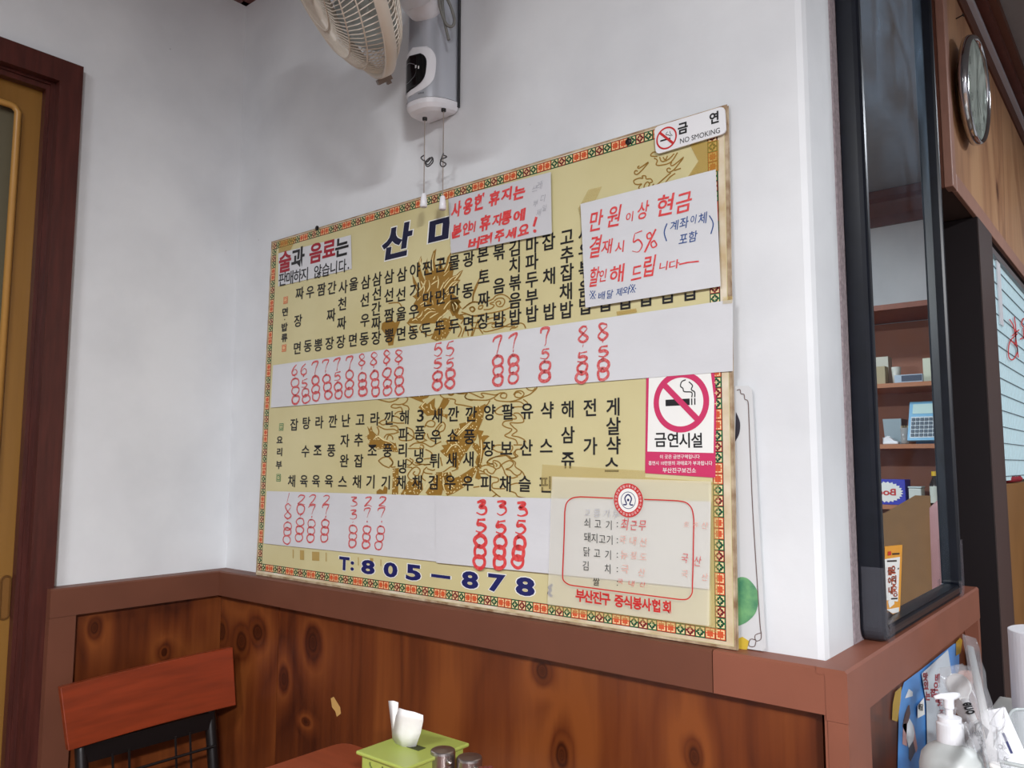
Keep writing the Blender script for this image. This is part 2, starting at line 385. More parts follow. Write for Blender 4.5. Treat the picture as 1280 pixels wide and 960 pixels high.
# crown mouldings (stepped)
def crown(name, p0, p1, inward):
    """stepped wooden crown from p0 to p1 (x, y) on a wall, inward = unit vector into the room"""
    d = np.array([p1[0] - p0[0], p1[1] - p0[1]]); mb = MB(); ix, iy = inward
    prof = [(0, ZCR), (.018, ZCR), (.022, ZCR + .05), (.05, ZCR + .1), (.055, ZCR + .115), (.085, ZCR + .13), (.09, ZC - .002), (0, ZC - .002)]
    P = [(p0[0] + ix * a, p0[1] + iy * a, z) for a, z in prof]
    mb.prism(P, (d[0], d[1], 0)); struct(mb.build(name, CROWN))
crown('trim_1', (0, 0), (X1, 0), (0, -1)); crown('trim_2', (0, YF), (0, 0), (1, 0)); crown('trim_3', (X1, YB), (XR, YB), (0, -1))

# wainscot: panels, rails, stiles
def wains(name, parts, mats_):
    root = bpy.data.objects.new(name, None); COL.objects.link(root); root['kind'] = 'structure'
    return root
XSEAM = at(878, 818, 2, ZW)[0]
wb = thing('wall_back_wainscot', None, None, (.75, -.02, 0)); wb['kind'] = 'structure'; wb.name = 'trim_4'
for i, (a, b) in enumerate(((.02, .263), (.2655, X1 - .002))):
    bx('panel', PLY[i], a, b, -.02, -.001, .05, ZW - .012, parent=wb)
mb = MB(); mb.prism([(RD, -RD, ZW - .059), (RD, -.019, ZW - .059), (RD, -.019, ZW - .006), (RD, -.0005, ZW - .006), (RD, -.0005, ZW), (RD, -RD + .003, ZW), (RD, -RD, ZW - .003)], (XSEAM - .0015 - RD, 0, 0))
mb.build('top_rail', RAIL, wb)
mb = MB(); mb.prism([(XSEAM, -RD, ZW - .059), (XSEAM, -.019, ZW - .059), (XSEAM, -.019, ZW - .006), (XSEAM, -.0005, ZW - .006), (XSEAM, -.0005, ZW), (XSEAM, -RD + .003, ZW), (XSEAM, -RD, ZW - .003)], (X1 + .012 - XSEAM, 0, 0))
mb.build('top_rail', RAILR, wb)
bx('stile', RAILR, at(1030, 890, 1, -RD)[0], X1 + .012, -RD + .001, -.001, 0, ZW - .0595, parent=wb)
cp_ = [at(u, v, 1, -.0204) for u, v in ((413.5, 873), (417, 871), (420, 876), (425, 884), (426, 892), (421, 896), (419, 889), (415, 884))]
MB().prism([tuple(p) for p in cp_], (0, .0003, 0)).build('veneer_chip', mat('bare_veneer', (196, 152, 88), .7), wb)
wl = thing('trim_5', None, None, (.02, -.2, 0)); wl['kind'] = 'structure'
bx('panel', PLY[3], .001, .02, -.40, -.0205, .05, ZW - .012, parent=wl)
mb = MB(); mb.prism([(RD, -.425, ZW - .059), (.019, -.425, ZW - .059), (.019, -.425, ZW - .006), (.0005, -.425, ZW - .006), (.0005, -.425, ZW), (RD - .003, -.425, ZW), (RD, -.425, ZW - .003)], (0, .425, 0))
mb.build('top_rail', RAIL, wl)
bx('stile', RAIL, .001, RD - .001, -.425, -.372, 0, ZW - .0595, parent=wl)
# return wainscot
wr = thing('trim_6', None, None, (1.5, .4, 0)); wr['kind'] = 'structure'
XE = X1 + RD - .003; YE = .865
bx('panel', PLY[2], 1.36, X1 + .012, .0, YE - .005, .05, ZW - .012, parent=wr)
mb = MB(); mb.prism([(XE, -RD - .001, ZW - .065), (X1 + .011, -RD - .001, ZW - .065), (X1 + .011, -.0, ZW - .006), (1.36, -.0, ZW - .006), (1.36, -.0, ZW + .0005), (XE - .003, -RD - .001, ZW + .0005), (XE, -RD - .001, ZW - .003)][:0] or
    [(XE, -RD - .001, ZW - .065), (X1 + .011, -RD - .001, ZW - .065), (X1 + .011, -RD - .001, ZW - .008), (X1 - .0, -RD - .001, ZW - .008), (X1 - .0, -RD - .001, ZW + .0006), (XE - .003, -RD - .001, ZW + .0006), (XE, -RD - .001, ZW - .003)], (0, YE + RD, 0))
mb.box(1.36, X1, .8505, YE, ZW - .008, ZW + .0004)
mb.build('top_rail', RAILR, wr)
bx('stile', RAILR, X1 + .0125, XE - .001, -RD - .0005, .053, 0, ZW - .0655, parent=wr)
bx('stile', RAILR, X1 + .0125, XE - .001, YE - .022, YE - .001, 0, ZW - .0655, parent=wr)

# door on the left wall
d = thing('door_1', None, None, (0, -.86, 0)); d['kind'] = 'structure'
yo, yi = -.412, DY1 - .005; yo2, yi2 = DY0 - .055, DY0 + .005; zo, zi = DZ + .045, DZ - .006
mb = MB(); mb.prism([(.0005, yo, 0), (.0005, yo, zo), (.0005, yo2, zo), (.0005, yo2, 0), (.0005, yi2, 0), (.0005, yi2, zi), (.0005, yi, zi), (.0005, yi, 0)], (.0215, 0, 0)); mb.build('door_casing', FRAMEW, d, bevel=.004)
mb = MB(); mb.box(-.119, .0, DY1 - .014, DY1, 0, DZ); mb.box(-.119, .0, DY0, DY1 - .0145, DZ - .012, DZ)
mb.box(XD + .002, -.004, DY1 - .022, DY1 - .0142, 0, DZ - .012); mb.box(XD + .002, -.004, DY0, DY1 - .022, DZ - .024, DZ - .0125); mb.build('door_jamb', FRAMEW, d)
lf0 = DY1 - .0155
mb = MB(); zt = DZ - .014
gy1 = at(22, 140, 0, XD)[1]; gz1 = at(24, 135, 0, XD)[2]; gz0 = 1.12
mb.box(XD - .03, XD, gy1, lf0, .01, zt); mb.box(XD - .03, XD, DY0 + .02, gy1, gz1, zt); mb.box(XD - .03, XD, DY0 + .02, gy1, .01, gz0)
leaf = mb.build('door_leaf', DOORW, d)
pts = [(XD + .003, gy1, 1.12), (XD + .003, gy1, gz1 - .012), (XD + .003, gy1 - .008, gz1 - .002), (XD + .003, gy1 - .016, gz1), (XD + .003, DY0 + .2, gz1)]
MB().tube(pts, .0075, 8).build('glass_moulding', mat('oak_moulding', (176, 130, 66), .35), leaf, smooth=True)
MB().box(XD - .02, XD - .015, DY0 + .03, gy1 + .001, gz0 - .001, gz1 + .001).build('glass_pane', mat('smoked_door_glass', (98, 92, 74), .25, spec=.6), leaf)
hp = at(6, 747, 0, XD); hy, hz = hp[1], hp[2]
mb = MB(); ring = [(XD + .001, hy + .009 * math.cos(t) * 1.0, hz + (.035 if math.sin(t) > 0 else -.035) + .009 * math.sin(t)) for t in [2 * PI * k / 20 for k in range(20)]]
mb.tube(ring, .0022, 6, closed=True); mb.prism([(XD + .0002, y_, z_) for _, y_, z_ in ring], (.0006, 0, 0), 1)
mb.build('pull_slot', [mat('slot_rim', (96, 62, 24), .4), mat('slot_recess', (120, 80, 32), .5)], leaf)

# ------------------------------------------------------------------ bulkhead, post, serving window
bk = thing('bulkhead', 'wood panelled bulkhead above the kitchen opening carrying the clock', 'cabinet', (1.4, 2, 1.885))
XB = 1.5; BY = 1.0; BZ = 1.885; BT = 2.52
mb = MB(); mb.box(.9, XB - .012, BY + .01, YB - .01, BZ + .002, BT); mb.build('carcass', mat('bulkhead_underside', (70, 52, 46), .6), bk)
bx('side_panel', RAIL, .9, XB - .02, BY, BY + .0095, BZ, BT, parent=bk)
bx('fascia_panel', PLYF, XB - .0115, XB - .004, BY + .05, YB - .012, BZ + .045, BT - .06, parent=bk)
FRL = mat('fascia_frame_wood', (172, 126, 108), .45, noise=.1)
bx('stile', FRL, XB - .0195, XB, BY, BY + .045, BZ, BT, parent=bk, bevel=.002)
bx('bottom_rail', FRL, XB - .0115, XB, BY + .0455, YB - .012, BZ - .001, BZ + .044, parent=bk, bevel=.002)
bx('top_rail', RAIL, XB - .0115, XB, BY + .0455, YB - .012, BT - .05, BT, parent=bk, bevel=.002)
bx('cable_trunking', mat('white_trunking', (214, 216, 226), .4), XB - .006, XB + .012, BY + .02, YB - .012, BT + .001, BT + .018, parent=bk)
st = thing('trim_7', None, None, (1.4, 2, 2.53)); st['kind'] = 'structure'
for i, (xx, z0, z1, mt) in enumerate(((XB + .006, BT + .019, BT + .045, DARKP), (XB + .03, BT + .0455, BT + .07, CROWN), (XB + .05, BT + .0705, ZC - .001, RAIL))):
    bx('moulding', mt, .9, xx, .87 if i else .87, YB - .001, z0, z1, parent=st)
nl = at(1206, 20, 0, XB + .02)
tag(MB().tube([(XB - .001, nl[1], nl[2]), (XB + .016, nl[1] - .002, nl[2] + .003)], .0018, 8).lathe([(0, 0), (.005, 0), (.005, .002), (0, .002)], (XB + .016, nl[1] - .002, nl[2] + .003), (1, -.1, .2), 12).build('nail', DARKM), 'small dark nail sticking out of the trim above the clock', 'nail')
pp = at(1223, 320, 0, 1.5)
post = thing('trim_8', None, None, (1.4, 1.4, 0)); post['kind'] = 'structure'
bx('post_face', DARKP, 1.05, 1.4985, 1.31, 1.53, 0, BZ - .001, parent=post)
bx('post_edge', DARKP2, 1.4986, 1.501, 1.312, 1.529, 0, BZ - .001, parent=post)
# serving window: blind of ribbed plastic rows in front of a lit kitchen
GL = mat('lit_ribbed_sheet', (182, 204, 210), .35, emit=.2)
sw = thing('window_1', None, None, (1.49, 2.1, 1.16)); sw['kind'] = 'structure'
wz0, wz1 = 1.165, 1.835
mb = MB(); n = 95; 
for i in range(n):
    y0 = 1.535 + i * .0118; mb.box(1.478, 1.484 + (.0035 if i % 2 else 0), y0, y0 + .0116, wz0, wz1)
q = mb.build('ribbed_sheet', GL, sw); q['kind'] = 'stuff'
for i in range(14):
    z = wz0 + .012 + i * .0485
    bx('cross_wire', mat('dark_wire', (54, 66, 78), .4), 1.488, 1.4905, 1.535, 2.66, z, z + .0019, parent=sw)
bx('head_track', mat('track_metal', (108, 100, 100), .35, .4), 1.47, 1.497, 1.531, 2.66, wz1 + .001, wz1 + .02, parent=sw)
bx('vertical_bar', WHPL, 1.489, 1.493, *sorted((at(1249, 400, 0, 1.49)[1], at(1253, 400, 0, 1.49)[1])), at(1253, 408, 0, 1.49)[2], wz1, parent=sw)
bx('kitchen_wall', mat('kitchen_dark', (58, 54, 52), .8), 1.0, 1.05, 1.532, 2.66, 0, wz1, parent=sw)
S = Surf(lambda a, b, o: tuple(at(a, b, 0, 1.4925 + o)))
mb = MB()
for P in ([(1262, 399), (1268, 412), (1273, 447)], [(1272, 417), (1262, 428), (1261, 446), (1267, 449), (1272, 436), (1262, 424)], [(1268, 396), (1270, 414), (1269, 432)], [(1279, 398), (1277, 405), (1281, 409), (1283, 400), (1279, 398)], [(1279, 410), (1280, 424)], [(1275, 424), (1288, 418)], [(1265, 420), (1274, 412)]):
    S.line(mb, spline(P, 4), 1.5, 0)
mb.build('painted_lettering', REDINK, sw)
bx('counter_panel', mat('brown_counter', (146, 104, 58), .5, noise=.15, nscale=5), 1.30, 1.495, 1.5305, 3.2, 0, 1.155, parent=sw)
rc = at(1266, 614, 0, 1.48)
mb = MB(); 
for i in range(5): mb.lathe([(0, -.012), (.02, -.01), (.026, 0), (.016, .012), (0, .014)], (1.47, rc[1] - .05 + i * .04, 1.168), n=12)
tag(mb.build('red_cloth', mat('red_cloth', (150, 30, 44), .8, noise=.3), smooth=True), 'crumpled dark red cloth on the sill below the ribbed window', 'cloth')

# ------------------------------------------------------------------ lamps (out of frame) with real fixtures
for i, (loc, ln, wdt, W, colr, rz) in enumerate(LIGHTS):
    L = bpy.data.lights.new('ceiling_light', 'AREA'); L.shape = 'RECTANGLE'; L.size = ln; L.size_y = wdt; L.energy = W; L.color = colr
    o = bpy.data.objects.new('light', L); COL.objects.link(o); o.location = loc; o.rotation_euler = (0, 0, rz)
    t = thing('ceiling_light', ['white fluorescent ceiling light far from the menu board', 'white fluorescent ceiling light near the shelf wall', 'white fluorescent ceiling light behind the camera'][i], 'light', (loc[0], loc[1], ZC))
    t.rotation_euler = (0, 0, rz)
    mb = MB().box(-ln / 2 - .03, ln / 2 + .03, -wdt / 2 - .02, wdt / 2 + .02, loc[2] + .012 - ZC, -.001)
    h = mb.build('housing', WHPL); h.parent = t
    mb = MB().box(-ln / 2, ln / 2, -wdt / 2, wdt / 2, loc[2] + .003 - ZC, loc[2] + .011 - ZC)
    h = mb.build('diffuser', mat('lamp_diffuser', (240, 246, 255), .5, emit=3.0)); h.parent = t

# ------------------------------------------------------------------ menu board
BX0 = .1734; BZ0 = ZW + .0012; BW = 1.2; BH = .81; BYB = -.0248; LEAN = .0136
def bw(s, t, o=0): return (BX0 + s, BYB + LEAN * t / BH - o, BZ0 + t)
src = [(340, 304), (908, 131), (921, 814.5), (320, 717)]; dst = [(0, BH), (BW, BH), (BW, 0), (0, 0)]
A = []; B = []
for (x, y), (s_, t_) in zip(src, dst):
    A += [[x, y, 1, 0, 0, 0, -s_ * x, -s_ * y], [0, 0, 0, x, y, 1, -t_ * x, -t_ * y]]; B += [s_, t_]
Hm = np.append(np.linalg.solve(np.array(A, float), np.array(B, float)), 1).reshape(3, 3)
def P2(u, v):
    q = Hm @ np.array([u, v, 1.0]); return q[0] / q[2], q[1] / q[2]
def size(u, v, w, h):
    a = P2(u - w / 2, v); b = P2(u + w / 2, v); c = P2(u, v - h / 2); d_ = P2(u, v + h / 2)
    return b[0] - a[0], c[1] - d_[1]
BS = Surf(bw)                                  # board metres
PXS = Surf(lambda u, v, o: bw(*P2(u, v), o))   # photo pixels on the board plane

board = thing('menu_board', 'large cream restaurant menu board with gold dragon and tile border on ledge', 'menu board', bw(0, 0, -.006))
mb = MB(); a, b, c, d_ = bw(0, 0, -.006), bw(BW, 0, -.006), bw(BW, BH, -.006), bw(0, BH, -.006)
mb.prism([a, b, c, d_], (0, -.0058, 0)); mb.build('backing_panel', BOARDE, board, bevel=.0008)
mb = MB(); BS.poly(mb, [(.004, .004), (BW - .004, .004), (BW - .004, BH - .003), (.004, BH - .003)], .0002); mb.build('printed_face', BOARDC, board)
# white margin outside the tiles
TL = .0158
mL, mR, mT, mB_ = .0065, .016, .0055, .0105
mb = MB()
BS.poly(mb, [(.005, .005), (BW - .005, .005), (BW - .005, mB_), (.005, mB_)], .0004)
BS.poly(mb, [(.005, BH - mT), (BW - .005, BH - mT), (BW - .005, BH - .003), (.005, BH - .003)], .0004)
BS.poly(mb, [(BW - mR, mB_), (BW - .005, mB_), (BW - .005, BH - mT), (BW - mR, BH - mT)], .0004)
mb.build('white_margin', mat('margin_aged', (226, 216, 196), .5, noise=.25, nscale=18, c2=(196, 172, 132)), board)
# tile border
mb = MB()
def tile(s, t, kind):
    p = TL * .96; s0 = s + TL * .02; t0 = t + TL * .02; q = lambda a, b, c, d_, o, mi: BS.poly(mb, [(s0 + a * p, t0 + b * p), (s0 + c * p, t0 + b * p), (s0 + c * p, t0 + d_ * p), (s0 + a * p, t0 + d_ * p)], o, mi)
    if kind == 'O':
        q(0, 0, 1, 1, .0007, 0)
        for a in (.09, .55):
            for b in (.09, .55):
                q(a, b, a + .36, b + .36, .0009, 3); q(a + (.1 if a < .5 else .0), b + (.1 if b < .5 else .0), a + (.36 if a < .5 else .26), b + (.36 if b < .5 else .26), .0011, 0)
    else:
        base, dk = (2, 5) if kind == 'G' else (1, 6)
        q(0, 0, 1, 1, .0007, base)
        for a in (.08, .6):
            for b in (.08, .6): q(a, b, a + .32, b + .32, .0009, 3)
        c = (s0 + p / 2, t0 + p / 2); BS.disc(mb, c[0], c[1], p * .38, .0011, dk, 8); BS.disc(mb, c[0], c[1], p * .24, .0013, base, 8)
        q(.46, .3, .54, .7, .0015, 3); q(.3, .46, .7, .54, .0015, 3)
for s0_, s1_, t0_, t1_ in ((mL, BW - mR, BH - mT - TL, BH - mT), (mL, BW - mR, mB_, mB_ + TL), (mL, mL + TL, mB_, BH - mT), (BW - mR - TL, BW - mR, mB_, BH - mT)):
    BS.poly(mb, [(s0_ - .0006, t0_ - .0006), (s1_ + .0006, t0_ - .0006), (s1_ + .0006, t1_ + .0006), (s0_ - .0006, t1_ + .0006)], .0005, 4)
nh = int((BW - mL - mR) / TL); nv = int((BH - mT - mB_) / TL)
ph = (BW - mL - mR) / nh; pv = (BH - mT - mB_) / nv; seq = 'GRGOO'
for i in range(nh):
    tile(mL + i * ph, BH - mT - TL, seq[(i + 1) % 5]); tile(mL + i * ph, mB_, 'O' if i == nh - 1 else seq[(nh - 2 - i + 4) % 5])
for j in range(1, nv - 1):
    tile(mL, mB_ + j * pv, seq[(j - 1) % 5]); tile(BW - mR - TL, mB_ + j * pv, seq[(j - 1) % 5])
q = mb.build('tile_border_print', [T_OR, T_RD, T_GR, T_CR, T_DK, T_GD, T_RM], board); q['kind'] = 'stuff'
# screws
for (u, v) in ((397, 287), (785.5, 178)):
    s_, t_ = P2(u, v); MB().lathe([(.006, 0), (.0055, .002), (.002, .003), (0, .003)], bw(s_, t_, .0012), (0, -1, 0), 14).build('screw', DARKM, board)

# dragon and clouds (gold print)
def Z(ox, oy, k=9.143): return lambda pts: [(ox + x / k, oy + y / k) for x, y in pts]
zA, zB, zC, zD, zE, zF, zG = Z(460, 300), Z(560, 330), Z(450, 480), Z(560, 480), Z(450, 540), Z(560, 540), Z(720, 170, 7.111)
gold = MB()
fills = [
 zA([(515,740),(545,690),(500,650),(530,640),(555,600),(510,500),(498,400),(520,440),(560,520),(610,590),(560,400),(565,280),(600,190),(610,240),(590,320),(620,420),(650,480),(640,380),(650,290),(675,215),(665,300),(690,380),(720,380),(705,280),(720,200),(740,140),(775,110),(765,180),(755,250),(770,330),(790,380),(800,300),(825,200),(830,260),(850,340),(880,300),(900,210),(945,145),(930,230),(960,300),(970,360),(960,420),(1000,410),(1040,370),(1080,350),(1050,420),(1020,460),(1050,465),(1020,510),(980,560),(960,620),(1010,660),(1050,720),(1020,760),(1040,800),(1010,860),(960,880),(930,820),(900,800),(870,850),(840,900),(800,930),(760,960),(600,965),(530,965),(440,960),(470,905),(540,890),(580,840),(540,800)]),
 zA([(940,700),(1010,670),(1060,720),(1030,730),(1065,790),(1040,790),(1020,850),(1070,880),(1090,910),(1060,920),(1000,900),(970,850),(930,790)]),
 [(545,401),(556,398),(566,402),(564,412),(556,424),(545,427),(538,424),(543,412)],
 [(477,405),(488,399),(493,404),(500,402),(496,412),(492,424),(491,432),(485,433),(482,420),(476,412)],
 zC([(75,600),(100,560),(75,480),(105,520),(125,480),(140,540),(200,600),(260,650),(340,660),(390,680),(400,670),(410,710),(430,780),(380,780),(300,760),(260,740),(200,750),(140,710),(80,690),(110,660),(60,600)]),
 zC([(540,120),(800,105),(770,160),(700,185),(760,235),(800,200),(850,165),(845,260),(870,300),(900,260),(940,170),(1020,180),(1000,230),(940,310),(940,345),(1000,350),(985,410),(960,380),(900,365),(820,360),(760,370),(720,330),(700,310),(660,270),(720,220),(640,190),(570,160)]),
 [(593,508),(600,508),(606,505),(604,516),(603,524),(597,538),(594,550),(587,558),(581,567),(575,577),(571,588),(566,582),(562,574),(555,570),(549,564),(554,561),(551,557),(558,556),(556,551),(563,550),(561,544),(568,542),(567,537),(574,535),(573,530),(582,528),(584,522),(590,517)],
 [(592,583),(598,583),(588,600),(578,610),(566,617),(558,620),(553,612),(551,602),(556,592),(562,590),(566,598),(572,596),(582,590)],
 [(543,593),(562,590),(556,600),(553,612),(551,619),(534,619),(531,616),(540,603)],
 [(509,602),(516,598),(527,604),(528,612),(522,619),(499,619),(505,610)],
 [(490,586),(498,585),(497,600),(497,619),(489,619),(490,600)],
 [(470,614),(474,611),(478,613),(480,607),(484,610),(483,617),(470,618)],
 zD([(340,530),(400,540),(375,590),(440,590),(465,600),(420,640),(390,690),(440,710),(400,790),(380,880),(370,970),(340,970),(300,900),(330,800),(265,720),(280,670),(330,690),(350,720),(345,640),(325,560)]),
 zF([(330,290),(390,300),(350,400),(345,460),(375,530),(340,548),(300,530),(330,410)]),
]
for P in fills: PXS.poly(gold, P, .0006)
strokes = [
 [(584,402),(590,410),(588,421)], [(600,398),(597,408),(603,418)], [(590,404),(597,404)], [(588,411),(598,411)], [(528,405),(524,412),(534,420),(540,418)], [(508,404),(516,412),(520,422)], [(570,404),(576,412),(572,422)],
 zA([(230,735),(300,725),(350,730),(380,770)]), zA([(325,950),(340,900),(360,880)]), zA([(1070,800),(1120,760),(1190,720),(1270,720)]),
 zA([(1260,490),(1220,580),(1195,650),(1190,720)]), zA([(1060,830),(1120,850),(1200,880),(1280,870)]), zA([(1160,790),(1190,770),(1215,800),(1190,830),(1160,810)]), zA([(930,880),(920,920),(940,960)]),
 zB([(375,70),(365,150),(310,260),(280,350),(275,440)]), zB([(180,510),(220,470),(280,440),(350,445),(420,440),(500,410),(540,370),(610,355),(670,380),(710,420),(730,440)]),
 zB([(130,590),(200,580),(280,600),(400,580),(520,560),(640,530),(720,490),(730,450)]), zB([(250,540),(240,510),(270,500),(295,525),(270,550)]), zB([(340,525),(350,490),(390,480),(380,515),(345,525)]),
 zB([(400,530),(480,520),(520,480),(470,460),(520,440)]), zB([(520,430),(560,400),(620,400),(640,440),(610,490),(560,490),(540,450),(580,430),(595,455),(575,470)]), zB([(440,640),(520,620),(620,620),(650,640),(620,680)]),
 zB([(395,770),(430,780),(520,760),(620,730),(700,690),(780,680),(850,690),(880,740)]), zB([(430,700),(480,680),(560,680),(640,720),(760,720)]), zB([(490,700),(520,690),(540,715),(510,735),(490,715)]), zB([(150,840),(190,720)]), zB([(225,830),(215,760)]), zB([(270,830),(310,720),(340,640)]),
 zB([(700,760),(720,740),(760,735),(790,715)]), zB([(100,600),(150,590),(170,640),(140,690)]),
 zC([(200,180),(240,190),(330,210),(400,190),(440,160),(420,150)]), zC([(230,165),(300,160),(340,170)]), zC([(500,140),(540,170),(510,220),(440,240),(380,235),(350,265),(400,280),(460,270),(480,320)]), zC([(480,240),(540,260),(555,300)]),
 zC([(390,350),(430,320),(480,320)]), zC([(380,370),(420,380),(450,400)]), zC([(205,450),(250,420),(290,410)]), zC([(200,480),(280,520),(380,520),(420,540),(430,510),(400,480),(340,490)]), zC([(210,440),(260,470),(340,440),(420,450),(500,450)]),
 zC([(270,620),(300,580),(380,570),(440,550)]), zC([(300,640),(320,590),(360,600),(370,640)]), zC([(200,590),(210,540),(190,490)]), zC([(530,500),(590,530),(610,600),(580,640),(520,650),(450,640),(440,600)]), zC([(520,560),(590,600),(640,640)]),
 zC([(730,500),(760,440),(810,420),(850,450),(830,490),(780,490),(740,470)]), zC([(840,560),(870,500),(930,440),(965,470),(950,530),(900,560),(910,610)]), zC([(860,580),(900,500),(930,470)]),
 zC([(560,720),(620,680),(720,680),(800,720),(860,690),(920,660)]), zC([(540,740),(620,740),(680,740)]), zC([(680,700),(710,700),(720,735),(690,740),(675,720)]), zC([(760,570),(780,620),(820,650),(860,660)]), zC([(740,560),(720,620),(760,650)]), zC([(640,650),(680,670),(740,650)]),
 zC([(205,880),(260,840),(330,840),(370,900),(330,950)]), zC([(205,880),(260,930),(330,960)]), zC([(740,750),(800,780),(830,830)]), zC([(720,860),(800,850)]), zC([(560,850),(600,880),(560,930),(530,920)]), zC([(620,900),(700,920),(800,920)]),
 zC([(910,100),(915,140),(960,170),(1000,170),(1080,185),(1080,230),(1160,245),(1280,270)]), zC([(1000,100),(1010,130),(1050,130),(1080,100),(1130,115),(1190,100)]), zC([(1230,90),(1190,150),(1240,185),(1280,190)]),
 zD([(0,110),(30,130),(60,100),(110,115),(180,115),(200,100)]), zD([(210,90),(300,130),(370,160),(400,150),(370,120),(400,110),(520,130),(560,120)]), zD([(215,110),(185,150),(230,180),(400,190),(470,180),(530,150),(580,110),(640,105)]), zD([(470,190),(440,240),(400,260)]),
 zD([(590,130),(600,160),(650,165),(660,120),(620,110),(590,130)]), zD([(520,170),(560,195),(700,205),(800,180),(860,150),(930,120),(1000,60),(1005,30)]), zD([(740,130),(770,90),(830,85),(860,120),(820,160),(760,150),(760,110),(800,100),(830,120)]), zD([(880,40),(910,70),(960,80),(990,50)]),
 zD([(850,180),(900,220),(890,240)]), zD([(700,210),(800,205),(850,230),(870,255)]), zD([(720,270),(800,265),(850,265)]), zD([(660,240),(580,270),(530,320),(560,350),(620,355)]), zD([(740,340),(800,340),(850,400),(850,440),(780,450),(700,450),(740,500),(780,540),(720,590),(800,610),(860,640),(880,670)]),
 zD([(720,350),(760,370),(770,400),(720,405)]), zD([(730,420),(640,430),(615,470),(660,500),(720,520),(690,560),(640,590),(680,615),(760,640),(785,690)]), zD([(600,700),(540,705),(500,740),(560,780),(620,780)]), zD([(740,700),(840,700)]), zD([(720,705),(730,740),(700,790)]), zD([(840,750),(770,755),(760,800),(790,830),(720,850),(690,830),(650,820),(590,830),(520,840),(440,890),(450,920),(500,915),(520,950)]),
 zF([(440,350),(470,310),(560,280),(640,265),(700,310),(760,350),(760,400),(840,460),(870,520)]), zF([(440,350),(500,370),(510,330),(560,340),(590,370),(580,410),(540,430),(500,480),(450,460),(430,430),(400,440),(410,470)]), zF([(360,400),(430,380),(500,400),(540,430)]), zF([(520,350),(550,380),(540,400)]),
 zF([(600,400),(610,370),(690,330),(740,360),(700,410),(650,430),(700,440),(740,480),(780,500),(820,480),(830,450)]), zF([(600,380),(630,440),(650,490),(720,530),(790,510)]), zF([(350,480),(420,480),(470,510),(560,530),(560,570),(500,590),(500,640),(560,650),(640,650)]), zF([(350,440),(400,460)]),
 zF([(470,650),(550,720),(590,745)]), zF([(700,680),(760,700),(790,740),(880,760)]), zF([(700,610),(760,590),(830,590)]), zF([(280,635),(350,625)]), zF([(500,745),(550,710)]), zF([(770,210),(740,250),(770,290),(720,305),(690,290)]),
 zE([(760,400),(720,440),(740,470),(820,480)]), zE([(760,420),(820,440),(850,430)]), zE([(860,470),(940,460),(1030,400),(1100,400),(1110,300)]), zE([(1040,450),(1090,430),(1120,380)]), zE([(590,420),(640,400),(680,440),(650,500),(600,480),(620,450)]), zE([(590,420),(540,490),(560,540),(600,560)]), zE([(520,310),(560,330),(620,380),(700,370)]), zE([(720,450),(700,520),(740,560)]), zE([(530,400),(590,410)]), zE([(720,380),(800,370)]), zE([(910,290),(930,390)]), zE([(330,300),(370,350),(350,400),(400,400)]),
 zG([(720,185),(660,180),(680,150),(710,145)]), zG([(690,200),(720,220),(710,260),(760,262),(840,235),(900,150)]), zG([(740,190),(760,230),(820,210),(870,160)]), zG([(770,190),(790,215),(810,180)]), zG([(640,235),(560,290),(545,280),(560,270)]), zG([(640,240),(590,300),(540,345),(515,335),(525,312),(545,318)]),
 zG([(955,190),(860,265),(838,250),(850,238)]), zG([(950,200),(870,300),(820,325),(805,300),(825,288),(838,300)]), zG([(930,290),(870,310)]), zG([(880,335),(830,370),(780,435)]), zG([(840,330),(780,380),(700,450),(680,440),(690,430)]), zG([(590,490),(555,470),(560,450),(580,430),(550,435),(520,430),(510,400),(560,378),(590,380),(585,360),(615,360),(620,385),(660,385),(675,410),(650,420)]), zG([(600,480),(605,440),(630,412),(650,430),(640,460),(680,470)]),
]
for P in strokes: PXS.line(gold, spline(P, 4), 1.5, .0007)
gold.build('dragon_print', GOLD, board)
hl = MB()
